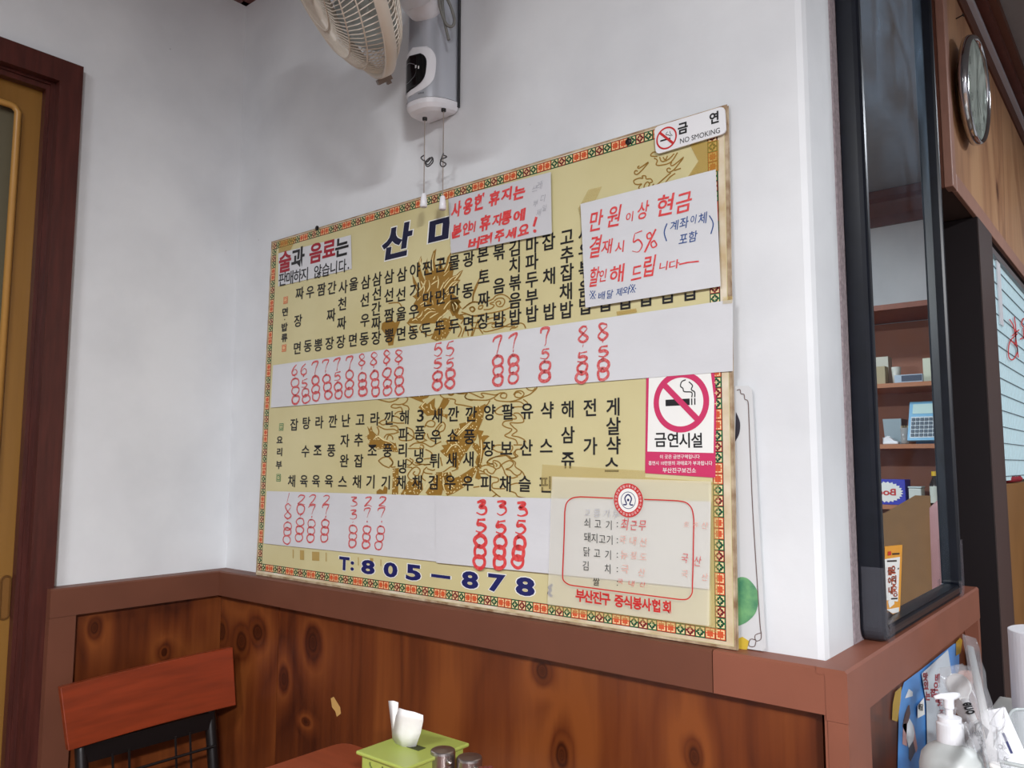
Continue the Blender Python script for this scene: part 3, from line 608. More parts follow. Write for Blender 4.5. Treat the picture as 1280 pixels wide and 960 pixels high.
hls = [zA([(600,480),(640,560),(620,640)]), zA([(670,600),(700,540),(690,470)]), zA([(640,700),(690,660),(700,600)]), zA([(790,560),(800,480),(790,420)]), zA([(760,640),(800,600),(830,600)]), zA([(800,760),(840,700),(900,660)]), zA([(640,880),(700,830),(770,830)]), zA([(560,900),(600,870),(620,820)]), zA([(700,350),(690,300),(700,250)]), zA([(550,540),(570,600)]), zA([(620,360),(610,300)]), zA([(980,470),(1020,420),(1060,370)]), zA([(940,560),(990,510),(1030,480)]), zA([(840,660),(880,620),(920,600)]), zA([(780,940),(820,890),(860,870)]), zA([(500,930),(540,910),(560,930)]), zA([(720,520),(760,490),(810,465)]), zA([(575,600),(620,550),(660,470)]), zA([(610,560),(650,470)]), zA([(590,750),(640,720),(660,740),(600,770)]), zA([(860,560),(900,500),(960,440),(1030,410)]), zA([(880,600),(960,500),(1020,480)]), zA([(850,520),(920,440)]), zA([(860,420),(920,360)]), zA([(870,380),(910,300),(935,190)]), zA([(600,300),(590,250),(603,210)]),
 zA([(740,360),(730,260),(750,160)]), zA([(540,440),(580,520)]), zA([(640,820),(680,790),(720,810)]), zA([(860,800),(900,740),(940,700)]), zA([(820,900),(870,850),(930,800)]), zA([(560,700),(600,650)]), zA([(900,640),(940,600),(970,540)]), zA([(740,460),(755,440),(760,420)]), zA([(820,580),(850,520),(860,490)]), zA([(700,900),(760,860),(800,840)]), zA([(600,930),(650,880)]), zA([(730,700),(740,750)]), zA([(720,790),(760,800)]), zA([(980,720),(1010,760),(1000,800)]), zA([(960,740),(980,820)]),
 zC([(150,640),(200,600),(260,640),(340,670),(400,720)]), zC([(1090,590),(1180,500),(1280,420)]), zC([(980,790),(1040,710),(1110,700),(1150,750)]), zC([(740,210),(700,260),(740,300)]), zC([(800,240),(810,290),(840,300)]), zD([(370,640),(375,760),(360,900)]), zD([(110,590),(200,500),(270,430)]), zE([(940,520),(950,640),(990,700)]), zE([(760,580),(730,640)]), zE([(440,700),(480,640)])]
for P in hls: PXS.line(hl, spline(P, 4), 1.35, .0009, taper=True)
rnd = random.Random(3)
def scales(poly, n, k=1.0):
    xs = [p[0] for p in poly]; ys = [p[1] for p in poly]; cnt = 0; tries = 0
    while cnt < n and tries < n * 30:
        tries += 1; x = rnd.uniform(min(xs), max(xs)); y = rnd.uniform(min(ys), max(ys)); ins = False; j = len(poly) - 1; md = 99
        for i in range(len(poly)):
            (xi, yi), (xj, yj) = poly[i], poly[j]
            if (yi > y) != (yj > y) and x < (xj - xi) * (y - yi) / (yj - yi) + xi: ins = not ins
            md = min(md, math.hypot(xi - x, yi - y)); j = i
        if ins: PXS.disc(hl, x, y, .75 * k, .0009, n=5, ry=1.0 * k); cnt += 1
scales(fills[6], 75); scales(fills[7], 45); scales(fills[8], 26); scales(fills[9], 30); scales(fills[10], 20); scales(fills[4], 26, .8); scales(fills[5], 20, .8); scales(fills[12], 12, .8); scales(fills[2], 26, .8)
hl.build('dragon_highlights_print', CREAMP, board)

# menu lettering
cols1 = [
 ('짜장면',[(375,368),(373,402),(372,436)]),('우동',[(388,366),(385,433)]),('짬뽕',[(402,363),(398,432)]),('간짜장',[(415,361),(414,395),(412,430)]),('사천짜장',[(429,360),(428,381),(427,405),(426,428)]),
 ('울면',[(442,356),(441,426)]),('삼선우동',[(457,354),(456,376),(456,401),(455,424)]),('삼선간짜장',[(471,350),(471,368),(470,387),(470,405),(470,423)]),('삼선짬뽕',[(486,347),(486,370),(486,395),(486,420)]),
 ('삼선울면',[(502,344),(501,369),(501,393),(501,418)]),('야기우동',[(518,339),(518,364),(517,390),(516,416)]),('찐만두',[(534,336),(534,375),(532,413)]),('군만두',[(550,332),(550,372),(549,410)]),('물만두',[(567,329),(567,366),(567,408)]),
 ('광동면',[(585,325),(584,364),(585,405)]),('본토짜장',[(603,319),(604,347),(604,375),(603,402)]),('볶음밥',[(623,316),(623,358),(623,400)]),('김치볶음밥',[(643,311),(643,332),(643,354),(643,376),(643,397)]),('마파두부밥',[(664,307),(664,328),(664,350),(664,372),(664,393)]),
 ('잡채밥',[(685,303),(686,346),(686,390)]),('고추잡채밥',[(708,297),(708,319),(708,341),(707,365),(707,388)]),('새우볶음밥',[(731,291),(731,314),(731,337),(731,361),(731,383)]),
 ('밥',[(756,379)]),('밥',[(781,376)]),('밥',[(807,372)]),('밥',[(834,368)]),('밥',[(862,364)])]
cols2 = [
 ('잡채',[(368,531),(365,601)]),('탕수육',[(383,529),(382,564),(380,601)]),('라조육',[(399,528),(397,563),(395,601)]),('깐풍육',[(416,527),(414,563),(411,601)]),('난자완스',[(432,526),(431,551),(430,576),(428,602)]),
 ('고추잡채',[(450,525),(448,550),(448,576),(446,602)]),('라조기',[(468,524),(465,563),(463,602)]),('깐풍기',[(486,523),(484,563),(482,603)]),('해파리냉채',[(505,522),(504,543),(503,563),(502,583),(501,603)]),
 ('3품냉채',[(525,520),(524,541),(523,570),(521,603)]),('새우튀김',[(546,520),(544,546),(543,576),(541,603)]),('깐쇼새우',[(566,518),(565,545),(564,575),(562,603)]),('깐풍새우',[(588,518),(586,546),(585,574),(584,604)]),
 ('양장피',[(611,516),(610,561),(607,604)]),('팔보채',[(634,515),(632,561),(631,605)]),('유산슬',[(658,514),(657,560),(655,605)]),('샥스핀',[(683,513),(682,558),(681,606)]),('해삼쥬',[(709,512),(709,544),(709,575)]),
 ('전가',[(737,510),(737,558)]),('게살샥스',[(766,509),(766,533),(766,557),(764,582)])]
for cols in (cols1, cols2):
    for wd_, ps in cols:
        mb = MB()
        for ch, (u, v) in zip(wd_, ps):
            k = (u - 360) / 400
            if ch == '3': w_, h_ = size(u, v, 7 + 3 * k, 15); BS.fit(mb, ch, *P2(u, v), w_, h_, .0011, .012); continue
            w_, h_ = size(u, v, 9.5 + 8.5 * k, 14.0 + 7 * k); BS.char(mb, ch, *P2(u, v), w_, h_, .0011, .017)
        mb.build('dish_lettering', BLACK, board)
mb = MB()
for ch, (u, v) in zip('면밥류요리부', ((357, 391), (356, 410), (356, 423), (350, 550), (350, 565), (349, 581))):
    w_, h_ = size(u, v, 7.5, 9.5); BS.char(mb, ch, *P2(u, v), w_, h_, .0011, .03)
s_, t_ = P2(356.5, 400.5); BS.disc(mb, s_, t_, .0018, .0011, n=10)
mb.build('section_lettering', BLACK, board)
mb = MB()
for u, v, mi in ((357.5, 376.5, 0), (355.5, 436, 0), (352, 534, 1), (348.5, 597, 1)):
    s_, t_ = P2(u, v)
    for hw, o, c in ((.0085, .0009, mi), (.0068, .0011, 2), (.0058, .0012, mi)): BS.poly(mb, [(s_ - hw, t_ - hw), (s_ + hw, t_ - hw), (s_ + hw, t_ + hw), (s_ - hw, t_ + hw)], o, c)
    BS.disc(mb, s_, t_, .0042, .0014, 2, 10, r0=.0028); BS.disc(mb, s_, t_, .0016, .0014, 2, 8)
mb.build('seal_marks', [T_OR, T_GR, CREAMP], board)
# title and phone number
mb = MB(); w_, h_ = size(495, 303, 40, 50)
w_, h_ = size(495.5, 303, 37, 41)
for of, o, mi, g in ((.06, .0009, 1, 1.07), (.042, .0011, 0, 1.0)):
    BS.fit(mb, '산', *P2(495.5, 303), w_ * g, h_ * g, o, of, mi, shear=.15)
    w2, h2 = size(558, 289, 46, 40); BS.fit(mb, '마', *P2(558, 289), w2 * g, h2 * g, o, of, mi, shear=.08)
mb.build('title_lettering', [NAVYD, WHITEP], board)
mb = MB()
for ch, u, v, pw, phh in (('T', 430, 704, 13, 17), (':', 440, 707, 4.5, 12), ('8', 459.5, 708.5, 17, 18), ('0', 487.5, 712, 17.5, 19), ('5', 516, 715.5, 19, 20), ('-', 550, 720.5, 24, 4), ('8', 586.5, 725, 21, 22), ('7', 620, 729, 22, 22.5), ('8', 655.5, 733.5, 24, 23.5)):
    w_, h_ = size(u, v, pw, phh); c = P2(u, v)
    BS.fit(mb, ch, *c, w_ * 1.12, h_ * 1.1, .0009, .05, 1); BS.fit(mb, ch, *c, w_, h_, .0011, .04, 0)
PXS.line(mb, spline([(690, 731), (685.5, 734.5), (687.5, 738), (685, 742), (689, 746)], 4), 3.4, .0011, 0)
mb.build('phone_number_lettering', [NAVY, WHITEP], board)
# aged tape left on the print
for P in ([(728, 285), (722, 262), (735, 238), (752, 234), (748, 243)], [(862, 181), (899, 175), (899, 214), (870, 218), (858, 224), (873, 202)], [(350, 303), (372, 297), (362, 318), (349, 320)], [(770, 390), (795, 386), (796, 391), (771, 395)]):
    mb = MB(); PXS.poly(mb, P, .0016); mb.build('aged_tape', mat('amber_tape', (190, 152, 52), .25, alpha=.5) if P[0][0] != 728 else TAPE, board)
mb = MB()
for u0, u1, v0, v1 in ((366, 367, 686, 697), (375, 380, 687, 699), (390, 399, 689, 700), (407, 408, 690, 701), (447, 448, 696, 706), (462, 466, 697, 704), (475, 476, 699, 707)):
    PXS.poly(mb, [(u0, v0), (u1, v0 + .5), (u1, v1 + .5), (u0, v1)], .0010)
mb.build('old_tape_marks', mat('tape_marks', (176, 148, 84), .5), board)

# ------------------------------------------------------------------ papers taped on the board
def sheet(corners, off, thick=.0003, wav=.0012, nx=14, ny=8, seed=0, mt=PAPER, name='sheet', parent=None, curl=None):
    """a thin paper on the board; returns a Surf in photo pixels that follows its waves"""
    C4 = [np.array(P2(*c)) for c in corners]; rr = random.Random(seed); fr = [(rr.uniform(5, 16), rr.uniform(4, 12), rr.uniform(0, 6), rr.uniform(.3, 1)) for _ in range(4)]
    c0 = sum(C4) / 4; rad = max(np.linalg.norm(c - c0) for c in C4)
    def wv(s, t):
        x = sum(a * math.sin(p * s + q * t + ph_) for p, q, ph_, a in fr) / 3
        return off + wav * (x + 1) * .5
    mb = MB(); V = []
    for j in range(ny + 1):
        for i in range(nx + 1):
            a, b = i / nx, j / ny; p = (C4[0] * (1 - a) + C4[1] * a) * (1 - b) + (C4[3] * (1 - a) + C4[2] * a) * b
            V.append(bw(p[0], p[1], wv(*p) + (curl(a, b) if curl else 0)))
    mb.add(V, [(j * (nx + 1) + i, j * (nx + 1) + i + 1, (j + 1) * (nx + 1) + i + 1, (j + 1) * (nx + 1) + i) for j in range(ny) for i in range(nx)])
    ob = mb.build(name, mt, parent, smooth=True)
    Sp = Surf(lambda u, v, o: bw(*P2(u, v), wv(*P2(u, v)) + thick + .0003 + o)); Sb = Surf(lambda s, t, o: bw(s, t, wv(s, t) + thick + .0003 + o))
    return ob, Sp, Sb
def papr(name, label, cat, corners, **k):
    c = P2(*corners[3]); r = thing(name, label, cat, bw(c[0], c[1], k.get('off', .002)), 'papers taped on the menu board')
    ob, Sp, Sb = sheet(corners, parent=r, **k); return r, Sp, Sb
def hand(Sb, mb, txt, p0, p1, w, h, off=.03, mi=0, shear=.15, jit=.12, o=0):
    n = len(txt)
    for i, ch in enumerate(txt):
        f = i / max(1, n - 1); u = p0[0] + (p1[0] - p0[0]) * f; v = p0[1] + (p1[1] - p0[1]) * f + random.uniform(-jit, jit) * h * .5
        if ch == ' ': continue
        w_, h_ = size(u, v, w, h); k = random.uniform(.9, 1.12)
        Sb.char(mb, ch, *P2(u, v), w_ * k, h_ * k, o, off, mi, random.uniform(-.06, .1), shear)

def hchars(Sb, mb, lst, off):
    for ch, u, v, w, h in lst:
        w_, h_ = size(u, v, w, h); Sb.fit(mb, ch, *P2(u, v), w_, h_, 0, off, 0, random.uniform(-.03, .08), .18)

# price strip (upper)
r, Sp, Sb = papr('price_strip', 'long white paper strip of red handwritten prices across the middle of the board', 'paper', [(343, 457.5), (917, 375), (917, 464.5), (340, 510)], off=.0018, wav=.002, nx=40, seed=2)
up = [(370,371,[463,479,489,500],'6000'),(381,384,[462,480,491,499],'6500'),(395,396,[460,476,487,496],'7000'),(408,411,[458,474,484,494],'7000'),(422,424,[456,471,484,493],'7500'),(438,437,[454,469,481,491],'7000'),
 (453,454,[451,472,481,490],'8000'),(468,470,[449.5,470,480,490],'8000'),(484,485,[447,467,480,489],'8000'),(499,500,[446,466,477,488],'8000'),(548,547,[438,455,471,482],'5500'),(563,563,[437,455,468,480],'5500'),
 (622,623,[431,452,464,476],'7000'),(642,642,[428,451,462,473],'7000'),(682,681,[421,443,459,471],'7500'),(729,727,[419,447,461,472],'8500'),(754,754,[415,440,457,468],'8500')]
for u0, u1, vs, dg in up:
    mb = MB()
    k = (u0 - 370) / 400; n = 4
    for i, (v, ch) in enumerate(zip(vs, dg)):
        u = u0 + (u1 - u0) * i / 3; w_, h_ = size(u, v, 9.5 + 5 * k if ch == '0' else 8.5 + 6 * k, (10.5 + 3 * k) * (1 if i else 1.25 + .35 * k)); digit(Sb, mb, ch, *P2(u, v), w_, h_, .0002 * (i % 2), .0042 + .0014 * k, 0)
    u = u0; v = (vs[0] * .45 + vs[1] * .55) - 1.5; w_, h_ = size(u, v, 4, 4); digit(Sb, mb, '.', *P2(u, v), w_ * 1.3, h_ * 1.3, .0003, .0052, 0)
    mb.build('handwritten_price', REDINK2, r)
mb = MB(); PXS.poly(mb, [(905, 372), (918, 371), (917, 380), (905, 381)], .0052); mb.build('tape', TAPE, r)
# lower strips
low = [(362,360,[622,639,657,664,674],'18000'),(378,375,[625,636,652,662,671],'20000'),(392,389,[625,637,654,663,672],'27000'),(409,406,[625,637,654,663,672],'27000'),(443,441,[627,643,661,670,679],'33000'),(461,458,[627,641,662,671,680],'27000'),(479,474,[627,641,662,671,681],'27000')]
def lowp(Sb, par, data, dot=True, big=0):
    for u0, u1, vs, dg in data:
        mb = MB()
        for i, (v, ch) in enumerate(zip(vs, dg)):
            u = u0 + (u1 - u0) * i / 4; hh = (12 if ch != '8' else 19) if i < 2 else 10
            w_, h_ = size(u, v, 10 + big * 6, hh + big * 6); digit(Sb, mb, ch, *P2(u, v), w_, h_, .0002 * (i % 2), .0034 + big * .0042, 0)
        if dot: u, v = u0 - 1, vs[1] * .45 + vs[2] * .55 - 1; w_, h_ = size(u, v, 4, 4); digit(Sb, mb, '.', *P2(u, v), w_ * 1.3, h_ * 1.3, .0003, .0042, 0)
        mb.build('handwritten_price', REDINK if big else REDINK2, par)
r, Sp, Sb = papr('price_strip', 'wrinkled white paper strip with seven faint red prices at lower left of the board', 'paper', [(335, 613.5), (553, 620), (548, 702), (331, 678.5)], off=.0018, wav=.0024, nx=24, seed=5)
lowp(Sb, r, low)
r, Sp, Sb = papr('price_strip', 'white paper strip with three bold red prices beside the framed association notice', 'paper', [(545, 620), (890, 627.5), (888, 737), (546.5, 703)], off=.0046, wav=.001, nx=24, seed=6)
lowp(Sb, r, [(603,600,[635,657,676,689,702],'35000'),(628,625,[635,659,677,690,703],'35000'),(653,648,[637,659,678,691,702],'35000')], False, .8)

# no alcohol notice
r, Sp, Sb = papr('alcohol_notice', 'white printed notice with dark red and black words at the top left of the board', 'notice', [(349, 318.5), (439, 295.5), (440, 337.5), (349, 359.5)], off=.0015, wav=.0006, seed=8)
mb = MB()
for ch, u, v, pw, phh, mi in (('술', 357.5, 328.5, 15, 24, 1), ('과', 373.5, 323.5, 15.5, 23, 0), ('음', 395.5, 317.5, 15.5, 23, 1), ('료', 412, 313, 16, 23, 1), ('는', 428, 310, 16.5, 22, 0)):
    w_, h_ = size(u, v, pw, phh); Sb.char(mb, ch, *P2(u, v), w_, h_, 0, .03, mi)
for ch, u, v in zip('판매하지않습니다', (354.5, 363.5, 373, 382, 398, 408, 418, 428.5), (350.5, 348.5, 346.5, 344.3, 340.8, 338.5, 336.2, 334)):
    w_, h_ = size(u, v, 9.8, 15.5); Sb.char(mb, ch, *P2(u, v), w_, h_, 0, .012, 0)
w_, h_ = size(436, 336, 1.8, 2.2); Sb.disc(mb, *P2(436, 336.5), w_ / 2, 0, 0, 8)
mb.build('printed_lettering', [BLACK, CRIMSON], r)

# used tissue notice
r, Sp, Sb = papr('tissue_notice', 'white paper with thick red brush lettering in three lines on the top border', 'notice', [(562, 250.5), (689.5, 217), (691, 293.5), (565, 318.5)], off=.0045, wav=.0015, seed=9, mt=PAPERG)
mb = MB()
hchars(Sb, mb, (('사',572,264,12.5,19),('용',586.5,260,11.5,20),('한',601,254.5,13.5,20),('휴',619.5,250,13.5,18),('지',634.5,245,13,16),('는',650.5,242.5,15,17),('본',572.5,290.5,12,17),('인',584.5,287.5,9,16),('이',591.8,286,8,13),('휴',608,280.5,13.5,19),('지',622.5,277,11,15),('통',634.5,274,13,17),('에',650.5,271.5,15,15),('버',594,306,14,14),('려',609,301.5,14.5,15),('주',626,296.5,12,14),('세',640,294,13.5,13.5),('요',656,289,14,13.5)), .042)
Sp.line(mb, [(672, 273), (668.5, 285)], 3.0, 0); Sp.disc(mb, 670, 290.5, 2.2, 0, n=10)
mb.build('brush_lettering', REDINK, r)
mb = MB(); hand(Sb, mb, '쓰레', (670, 238), (676, 234), 7, 9, 0); hand(Sb, mb, '부디', (671, 256), (680, 250), 7, 9, 0); hand(Sb, mb, '제일', (675, 268), (682, 262), 6, 8, 0)
mb.build('faint_pencil_writing', GREYINK, r)

# cash discount notice
r, Sp, Sb = papr('cash_notice', 'white paper with thin red and blue handwriting at the upper right of the board', 'notice', [(727.5, 257), (897, 213.5), (903, 359), (733.5, 386)], off=.0060, wav=.0025, nx=16, seed=12)
mb = MB()
hchars(Sb, mb, (('만',747.5,277.5,16,25),('원',769.5,272,16,26),('이',789,273,9,12),('상',806,264.5,14,22),('현',833.5,258,21,26),('금',857,255,20,24),('결',746,310,14,27),('재',760.5,310,13,18),('시',776.5,310.5,11,14),('할',745,347.5,12,24),('인',755.5,346,9,15),('해',773,344,18,22),('드',798,342.5,13,17),('립',813.5,334,14,26),('니',831.5,334,10,11),('다',845,332,13,11)), .014); digit(Sb, mb, '5', *P2(799, 305), *size(799, 305, 15, 25), 0, .0032)
Sp.line(mb, [(822, 288), (808, 317)], 2.2, 0); Sp.line(mb, spline([(815, 292), (811, 295), (812, 300), (817, 298), (815, 292)], 4), 1.8, 0); Sp.line(mb, spline([(820, 302), (816, 306), (818, 311), (823, 308), (820, 302)], 4), 1.8, 0)
Sp.line(mb, [(851, 332), (862, 329.5), (876, 328)], 1.8, 0)
mb.build('red_handwriting', REDINK, r)
mb = MB(); hchars(Sb, mb, (('계',845,283.5,10,12),('좌',857.5,280,11,14),('이',869,276,7,11),('체',880.5,274.5,10.5,14),('포',856.5,300,10.5,11),('함',868.5,297,11,13),('배',754,371,8,10),('달',764.5,369,7.5,10.5),('제',776,366.5,7.5,10),('외',784.5,364.5,8,10)), .006)
Sp.line(mb, spline([(836, 281), (832.5, 292), (835.5, 303)], 4), 1.4, 0); Sp.line(mb, spline([(889, 271), (894, 281), (891, 294)], 4), 1.4, 0)
for cx_, cy_ in ((743, 370), (793, 362)):
    Sp.line(mb, [(cx_ - 3, cy_ - 5), (cx_ + 3, cy_ + 5)], 1, 0); Sp.line(mb, [(cx_ + 3, cy_ - 5), (cx_ - 3, cy_ + 5)], 1, 0)
    for dx, dy in ((-3.5, 0), (3.5, 0), (0, -4.5), (0, 4.5)): Sp.disc(mb, cx_ + dx, cy_ + dy, .8, 0, n=6)
mb.build('blue_handwriting', BLUEINK, r)

# no smoking plate
r = thing('no_smoking_plate', 'small white rounded no smoking plate at the top right corner of the board', 'sign', bw(*P2(822, 195), .006), None)
C4 = [P2(*c) for c in ((819.5, 161), (907.5, 134), (909.5, 168), (821.5, 195))]
def rrect(C4, rad, n=5):
    out = []; C = [np.array(c) for c in C4]
    for i in range(4):
        p = C[i]; a = C[i - 1] - p; b = C[(i + 1) % 4] - p; a /= np.linalg.norm(a); b /= np.linalg.norm(b)
        for k in range(n + 1):
            t = k / n; out.append(p + a * rad * (1 - t) ** 2 + b * rad * t ** 2)
    return out
RR = rrect(C4, .009); mb = MB(); mb.prism([bw(p[0], p[1], .0035) for p in RR], (0, -.003, 0)); mb.build('plate', mat('plate_white', (228, 228, 230), .35), r)
pz = .0069; PS = Surf(lambda a, b, o: bw(a, b, pz + o)); PP = Surf(lambda u, v, o: bw(*P2(u, v), pz + o)); mb = MB()
c = P2(835, 174.5); PS.disc(mb, *c, .0185, 0, 1, 32, r0=.0158)
PS.poly(mb, [(c[0] - .0125, c[1] + .0100), (c[0] - .0098, c[1] + .0127), (c[0] + .0125, c[1] - .0098), (c[0] + .0098, c[1] - .0125)], .0003, 1)
PS.poly(mb, [(c[0] - .011, c[1] - .0035), (c[0] + .007, c[1] - .0035), (c[0] + .007, c[1] - .001), (c[0] - .011, c[1] - .001)], .0001, 0)
PS.line(mb, spline([(c[0] + .008, c[1] + .001), (c[0] + .004, c[1] + .004), (c[0] - .001, c[1] + .006), (c[0] + .002, c[1] + .010)], 4), .0009, 0, 0); PS.line(mb, spline([(c[0] + .0105, c[1] + .001), (c[0] + .007, c[1] + .0055), (c[0] + .006, c[1] + .010)], 4), .0009, 0, 0)
for ch, u, v in (('금', 855.5, 161.8), ('연', 895, 149)):
    w_, h_ = size(u, v, 12.5, 13.5); PS.char(mb, ch, *P2(u, v), w_, h_, 0, .035, 0)
a_ = P2(852, 179); b_ = P2(902, 163.8); w_, h_ = size(877, 169, 49, 6.5)
PS.fit(mb, 'NO SMOKING', (a_[0] + b_[0]) / 2, (a_[1] + b_[1]) / 2, b_[0] - a_[0], h_, 0, 0, 0)
mb.build('printed_lettering', [BLACK, REDP], r)

# magenta no smoking sticker
r = thing('no_smoking_sticker', 'magenta bordered no smoking sticker with a crossed cigarette beside the right border', 'sticker', bw(*P2(807, 592), .002))
mb = MB(); PXS.poly(mb, [(807.5, 471), (893, 464), (895.5, 498), (894.5, 598), (806, 592)], .0014, 0); mb.build('sticker_sheet', MAGENTA, r)
mb = MB(); PXS.poly(mb, [(811, 469), (888, 461), (893, 500), (892.2, 567), (809, 565)], .0016, 0); mb.build('white_panel', WHITEP, r)
mb = MB(); c = P2(851, 503); rr_ = .047
BS.disc(mb, c[0], c[1], rr_, .0019, 1, 48, r0=rr_ * .8)
dd = rr_ * .87 * .707; e_ = rr_ * .1
BS.poly(mb, [(c[0] - dd - e_ * .7, c[1] + dd - e_ * .7), (c[0] - dd + e_ * .7, c[1] + dd + e_ * .7), (c[0] + dd + e_ * .7, c[1] - dd + e_ * .7), (c[0] + dd - e_ * .7, c[1] - dd - e_ * .7)], .0022, 1)
BS.poly(mb, [(c[0] - .026, c[1] - .0055), (c[0] + .015, c[1] - .0055), (c[0] + .015, c[1] + .0045), (c[0] - .026, c[1] + .0045)], .0019, 0)
for a in (.0175, .0225): BS.poly(mb, [(c[0] + a, c[1] - .0055), (c[0] + a + .002, c[1] - .0055), (c[0] + a + .002, c[1] + .0045), (c[0] + a, c[1] + .0045)], .0019, 0)
for P in ([(.0225, .007), (.0225, .016), (.010, .018), (.008, .024), (.004, .028), (.006, .036), (.013, .039)], [(.0275, .007), (.0275, .016), (.022, .021), (.024, .028), (.018, .035)]):
    BS.line(mb, spline([(c[0] + x - .004, c[1] + y * .86) for x, y in P], 4), .0018, .0019, 0)
for ch, u, v in zip('금연시설', (825.5, 841.5, 856.5, 871.5), (550, 550.5, 551, 551)):
    w_, h_ = size(u, v, 15, 17.5); BS.char(mb, ch, *P2(u, v), w_, h_, .0019, .02, 0)
for tx, u, v, pw, phh in (('이 곳은 금연구역입니다', 849.5, 571.5, 50, 5.2), ('흡연시 10만원의 과태료가 부과됩니다', 849.5, 579.5, 80, 5.4), ('부산진구보건소', 849, 588.5, 42, 6.4)):
    w_, h_ = size(u, v, pw, phh); BS.fit(mb, tx, *P2(u, v), w_, h_, .0019, .01, 2)
mb.build('printed_lettering', [BLACK, MAGENTA, WHITEP], r)

# association notice (clear vinyl over the strip)
r = thing('origin_notice', 'translucent sheet with red rounded frame and round emblem at lower right of the board', 'notice', bw(*P2(687, 755), .009))
VIN = mat('hazy_vinyl', (236, 233, 218), .3, alpha=.42)
C4 = [P2(*c) for c in ((692.5, 596), (892, 602.5), (889.5, 783), (687, 755))]
mb = MB(); mb.quad(*[bw(c[0], c[1], .0088) for c in C4]); mb.build('vinyl_sheet', VIN, r)
NS = Surf(lambda u, v, o: bw(*P2(u, v), .0092 + o)); NB = Surf(lambda a, b, o: bw(a, b, .0092 + o)); mb = MB()
NS.line(mb, [(769, 623.2), (740, 621.8), (728, 621.3)] + spline([(728, 621.3), (718, 623), (711, 629), (708.7, 640)], 4) + [(708.3, 660), (706, 718)] + spline([(706, 718), (707, 725), (714, 730.5), (725, 732.5)], 4) + [(780, 740), (851, 749.3)] + spline([(851, 749.3), (862, 749), (868, 742), (868.6, 733)], 4) + [(869.5, 700), (870.3, 650)] + spline([(870.3, 650), (868, 637), (861, 629), (850, 626.5)], 4) + [(830, 625.5), (808, 624.7)], 1.5, 0, 1)
c = P2(788.2, 625.8); NB.disc(mb, *c, .0265, 0, 1, 36); NB.disc(mb, *c, .0185, .0002, 3, 32); NB.disc(mb, *c, .0135, .0004, 2, 32, r0=.0125)
for k in range(26):
    a = 2 * PI * k / 26; NB.char(mb, '부산진구중식봉사협회'[k % 10], c[0] + .0225 * math.cos(a), c[1] + .0225 * math.sin(a), .0042, .0042, .0004, 0, 3, a - PI / 2)
NB.line(mb, spline([(c[0] - .009, c[1] - .007), (c[0] - .003, c[1] - .006), (c[0] - .006, c[1] + .003), (c[0], c[1] + .009), (c[0] + .006, c[1] + .003), (c[0] + .003, c[1] - .006), (c[0] + .009, c[1] - .007)], 4), .0022, .0005, 2)
NB.disc(mb, c[0], c[1] + .0005, .0022, .0005, 2, 8)
for tx, ps in (('쇠고기', ((737, 653.5), (750, 655), (764, 656.5))), ('돼지고기', ((737, 671.5), (746, 672.8), (755.5, 674), (765, 675))), ('닭고기', ((736, 689.5), (749, 691.5), (763, 693.5))), ('김치', ((735, 707), (762.5, 711)))):
    for ch, (u, v) in zip(tx, ps): w_, h_ = size(u, v, 8.8, 11.5); NB.char(mb, ch, *P2(u, v), w_, h_, 0, 0, 0)
w_, h_ = size(748, 727, 8.5, 9.5); NB.char(mb, '쌀', *P2(748, 727), w_, h_, 0, .01, 0)
for v in (656, 676, 694, 712, 729): NS.disc(mb, 774.5, v - 2.2, .8, 0, 0, 6); NS.disc(mb, 774.5, v + 2.4, .8, 0, 0, 6)
for ch, u, v in zip('부산진구중식봉사협회', (728, 738.5, 749.5, 760, 776.5, 788, 799.5, 811, 823.5, 837), (744, 745.5, 747, 748.5, 751, 752.5, 754, 755.5, 757.3, 759)):
    w_, h_ = size(u, v, 11.5, 14.5); NB.char(mb, ch, *P2(u, v), w_, h_, 0, .035, 1)
mb.build('printed_lettering', [BLACK, REDP, NAVY, WHITEP], r)
mb = MB(); hand(NB, mb, '최근무', (784, 656), (806, 657), 9.5, 13, .006, 0); hand(NB, mb, '국내산', (781, 675), (807, 678), 9, 10, 0, 1); hand(NB, mb, '뉴질도', (783, 693), (807, 696), 9, 10, 0, 1); hand(NB, mb, '국산', (784, 711), (805, 715), 9, 10, 0, 1)
hand(NB, mb, '국내산', (778, 727), (806, 731), 8, 7, 0, 0); hand(NB, mb, '국산', (859, 698), (875, 702), 9, 12, 0, 0); hand(NB, mb, '국산', (859, 717), (884, 722), 8, 9, 0, 1); hand(NB, mb, '호주산', (861, 656), (884, 657), 8, 8, 0, 1)
mb.build('faded_handwriting', [REDINK2, REDFADE], r)
mb = MB(); hand(NB, mb, '고등기무', (737, 641), (773, 643), 8, 9, 0); mb.build('grey_handwriting', GREYINK, r)
for P in ([(677, 581), (806, 589), (806, 597), (893, 603), (892, 607), (691, 597), (690, 614), (675, 614)], [(687, 755), (889, 783), (898, 792), (683, 762)], [(890, 604), (899, 606), (897, 790), (889, 783)]):
    mb = MB(); PXS.poly(mb, P, .0012); mb.build('aged_tape', TAPE, r)

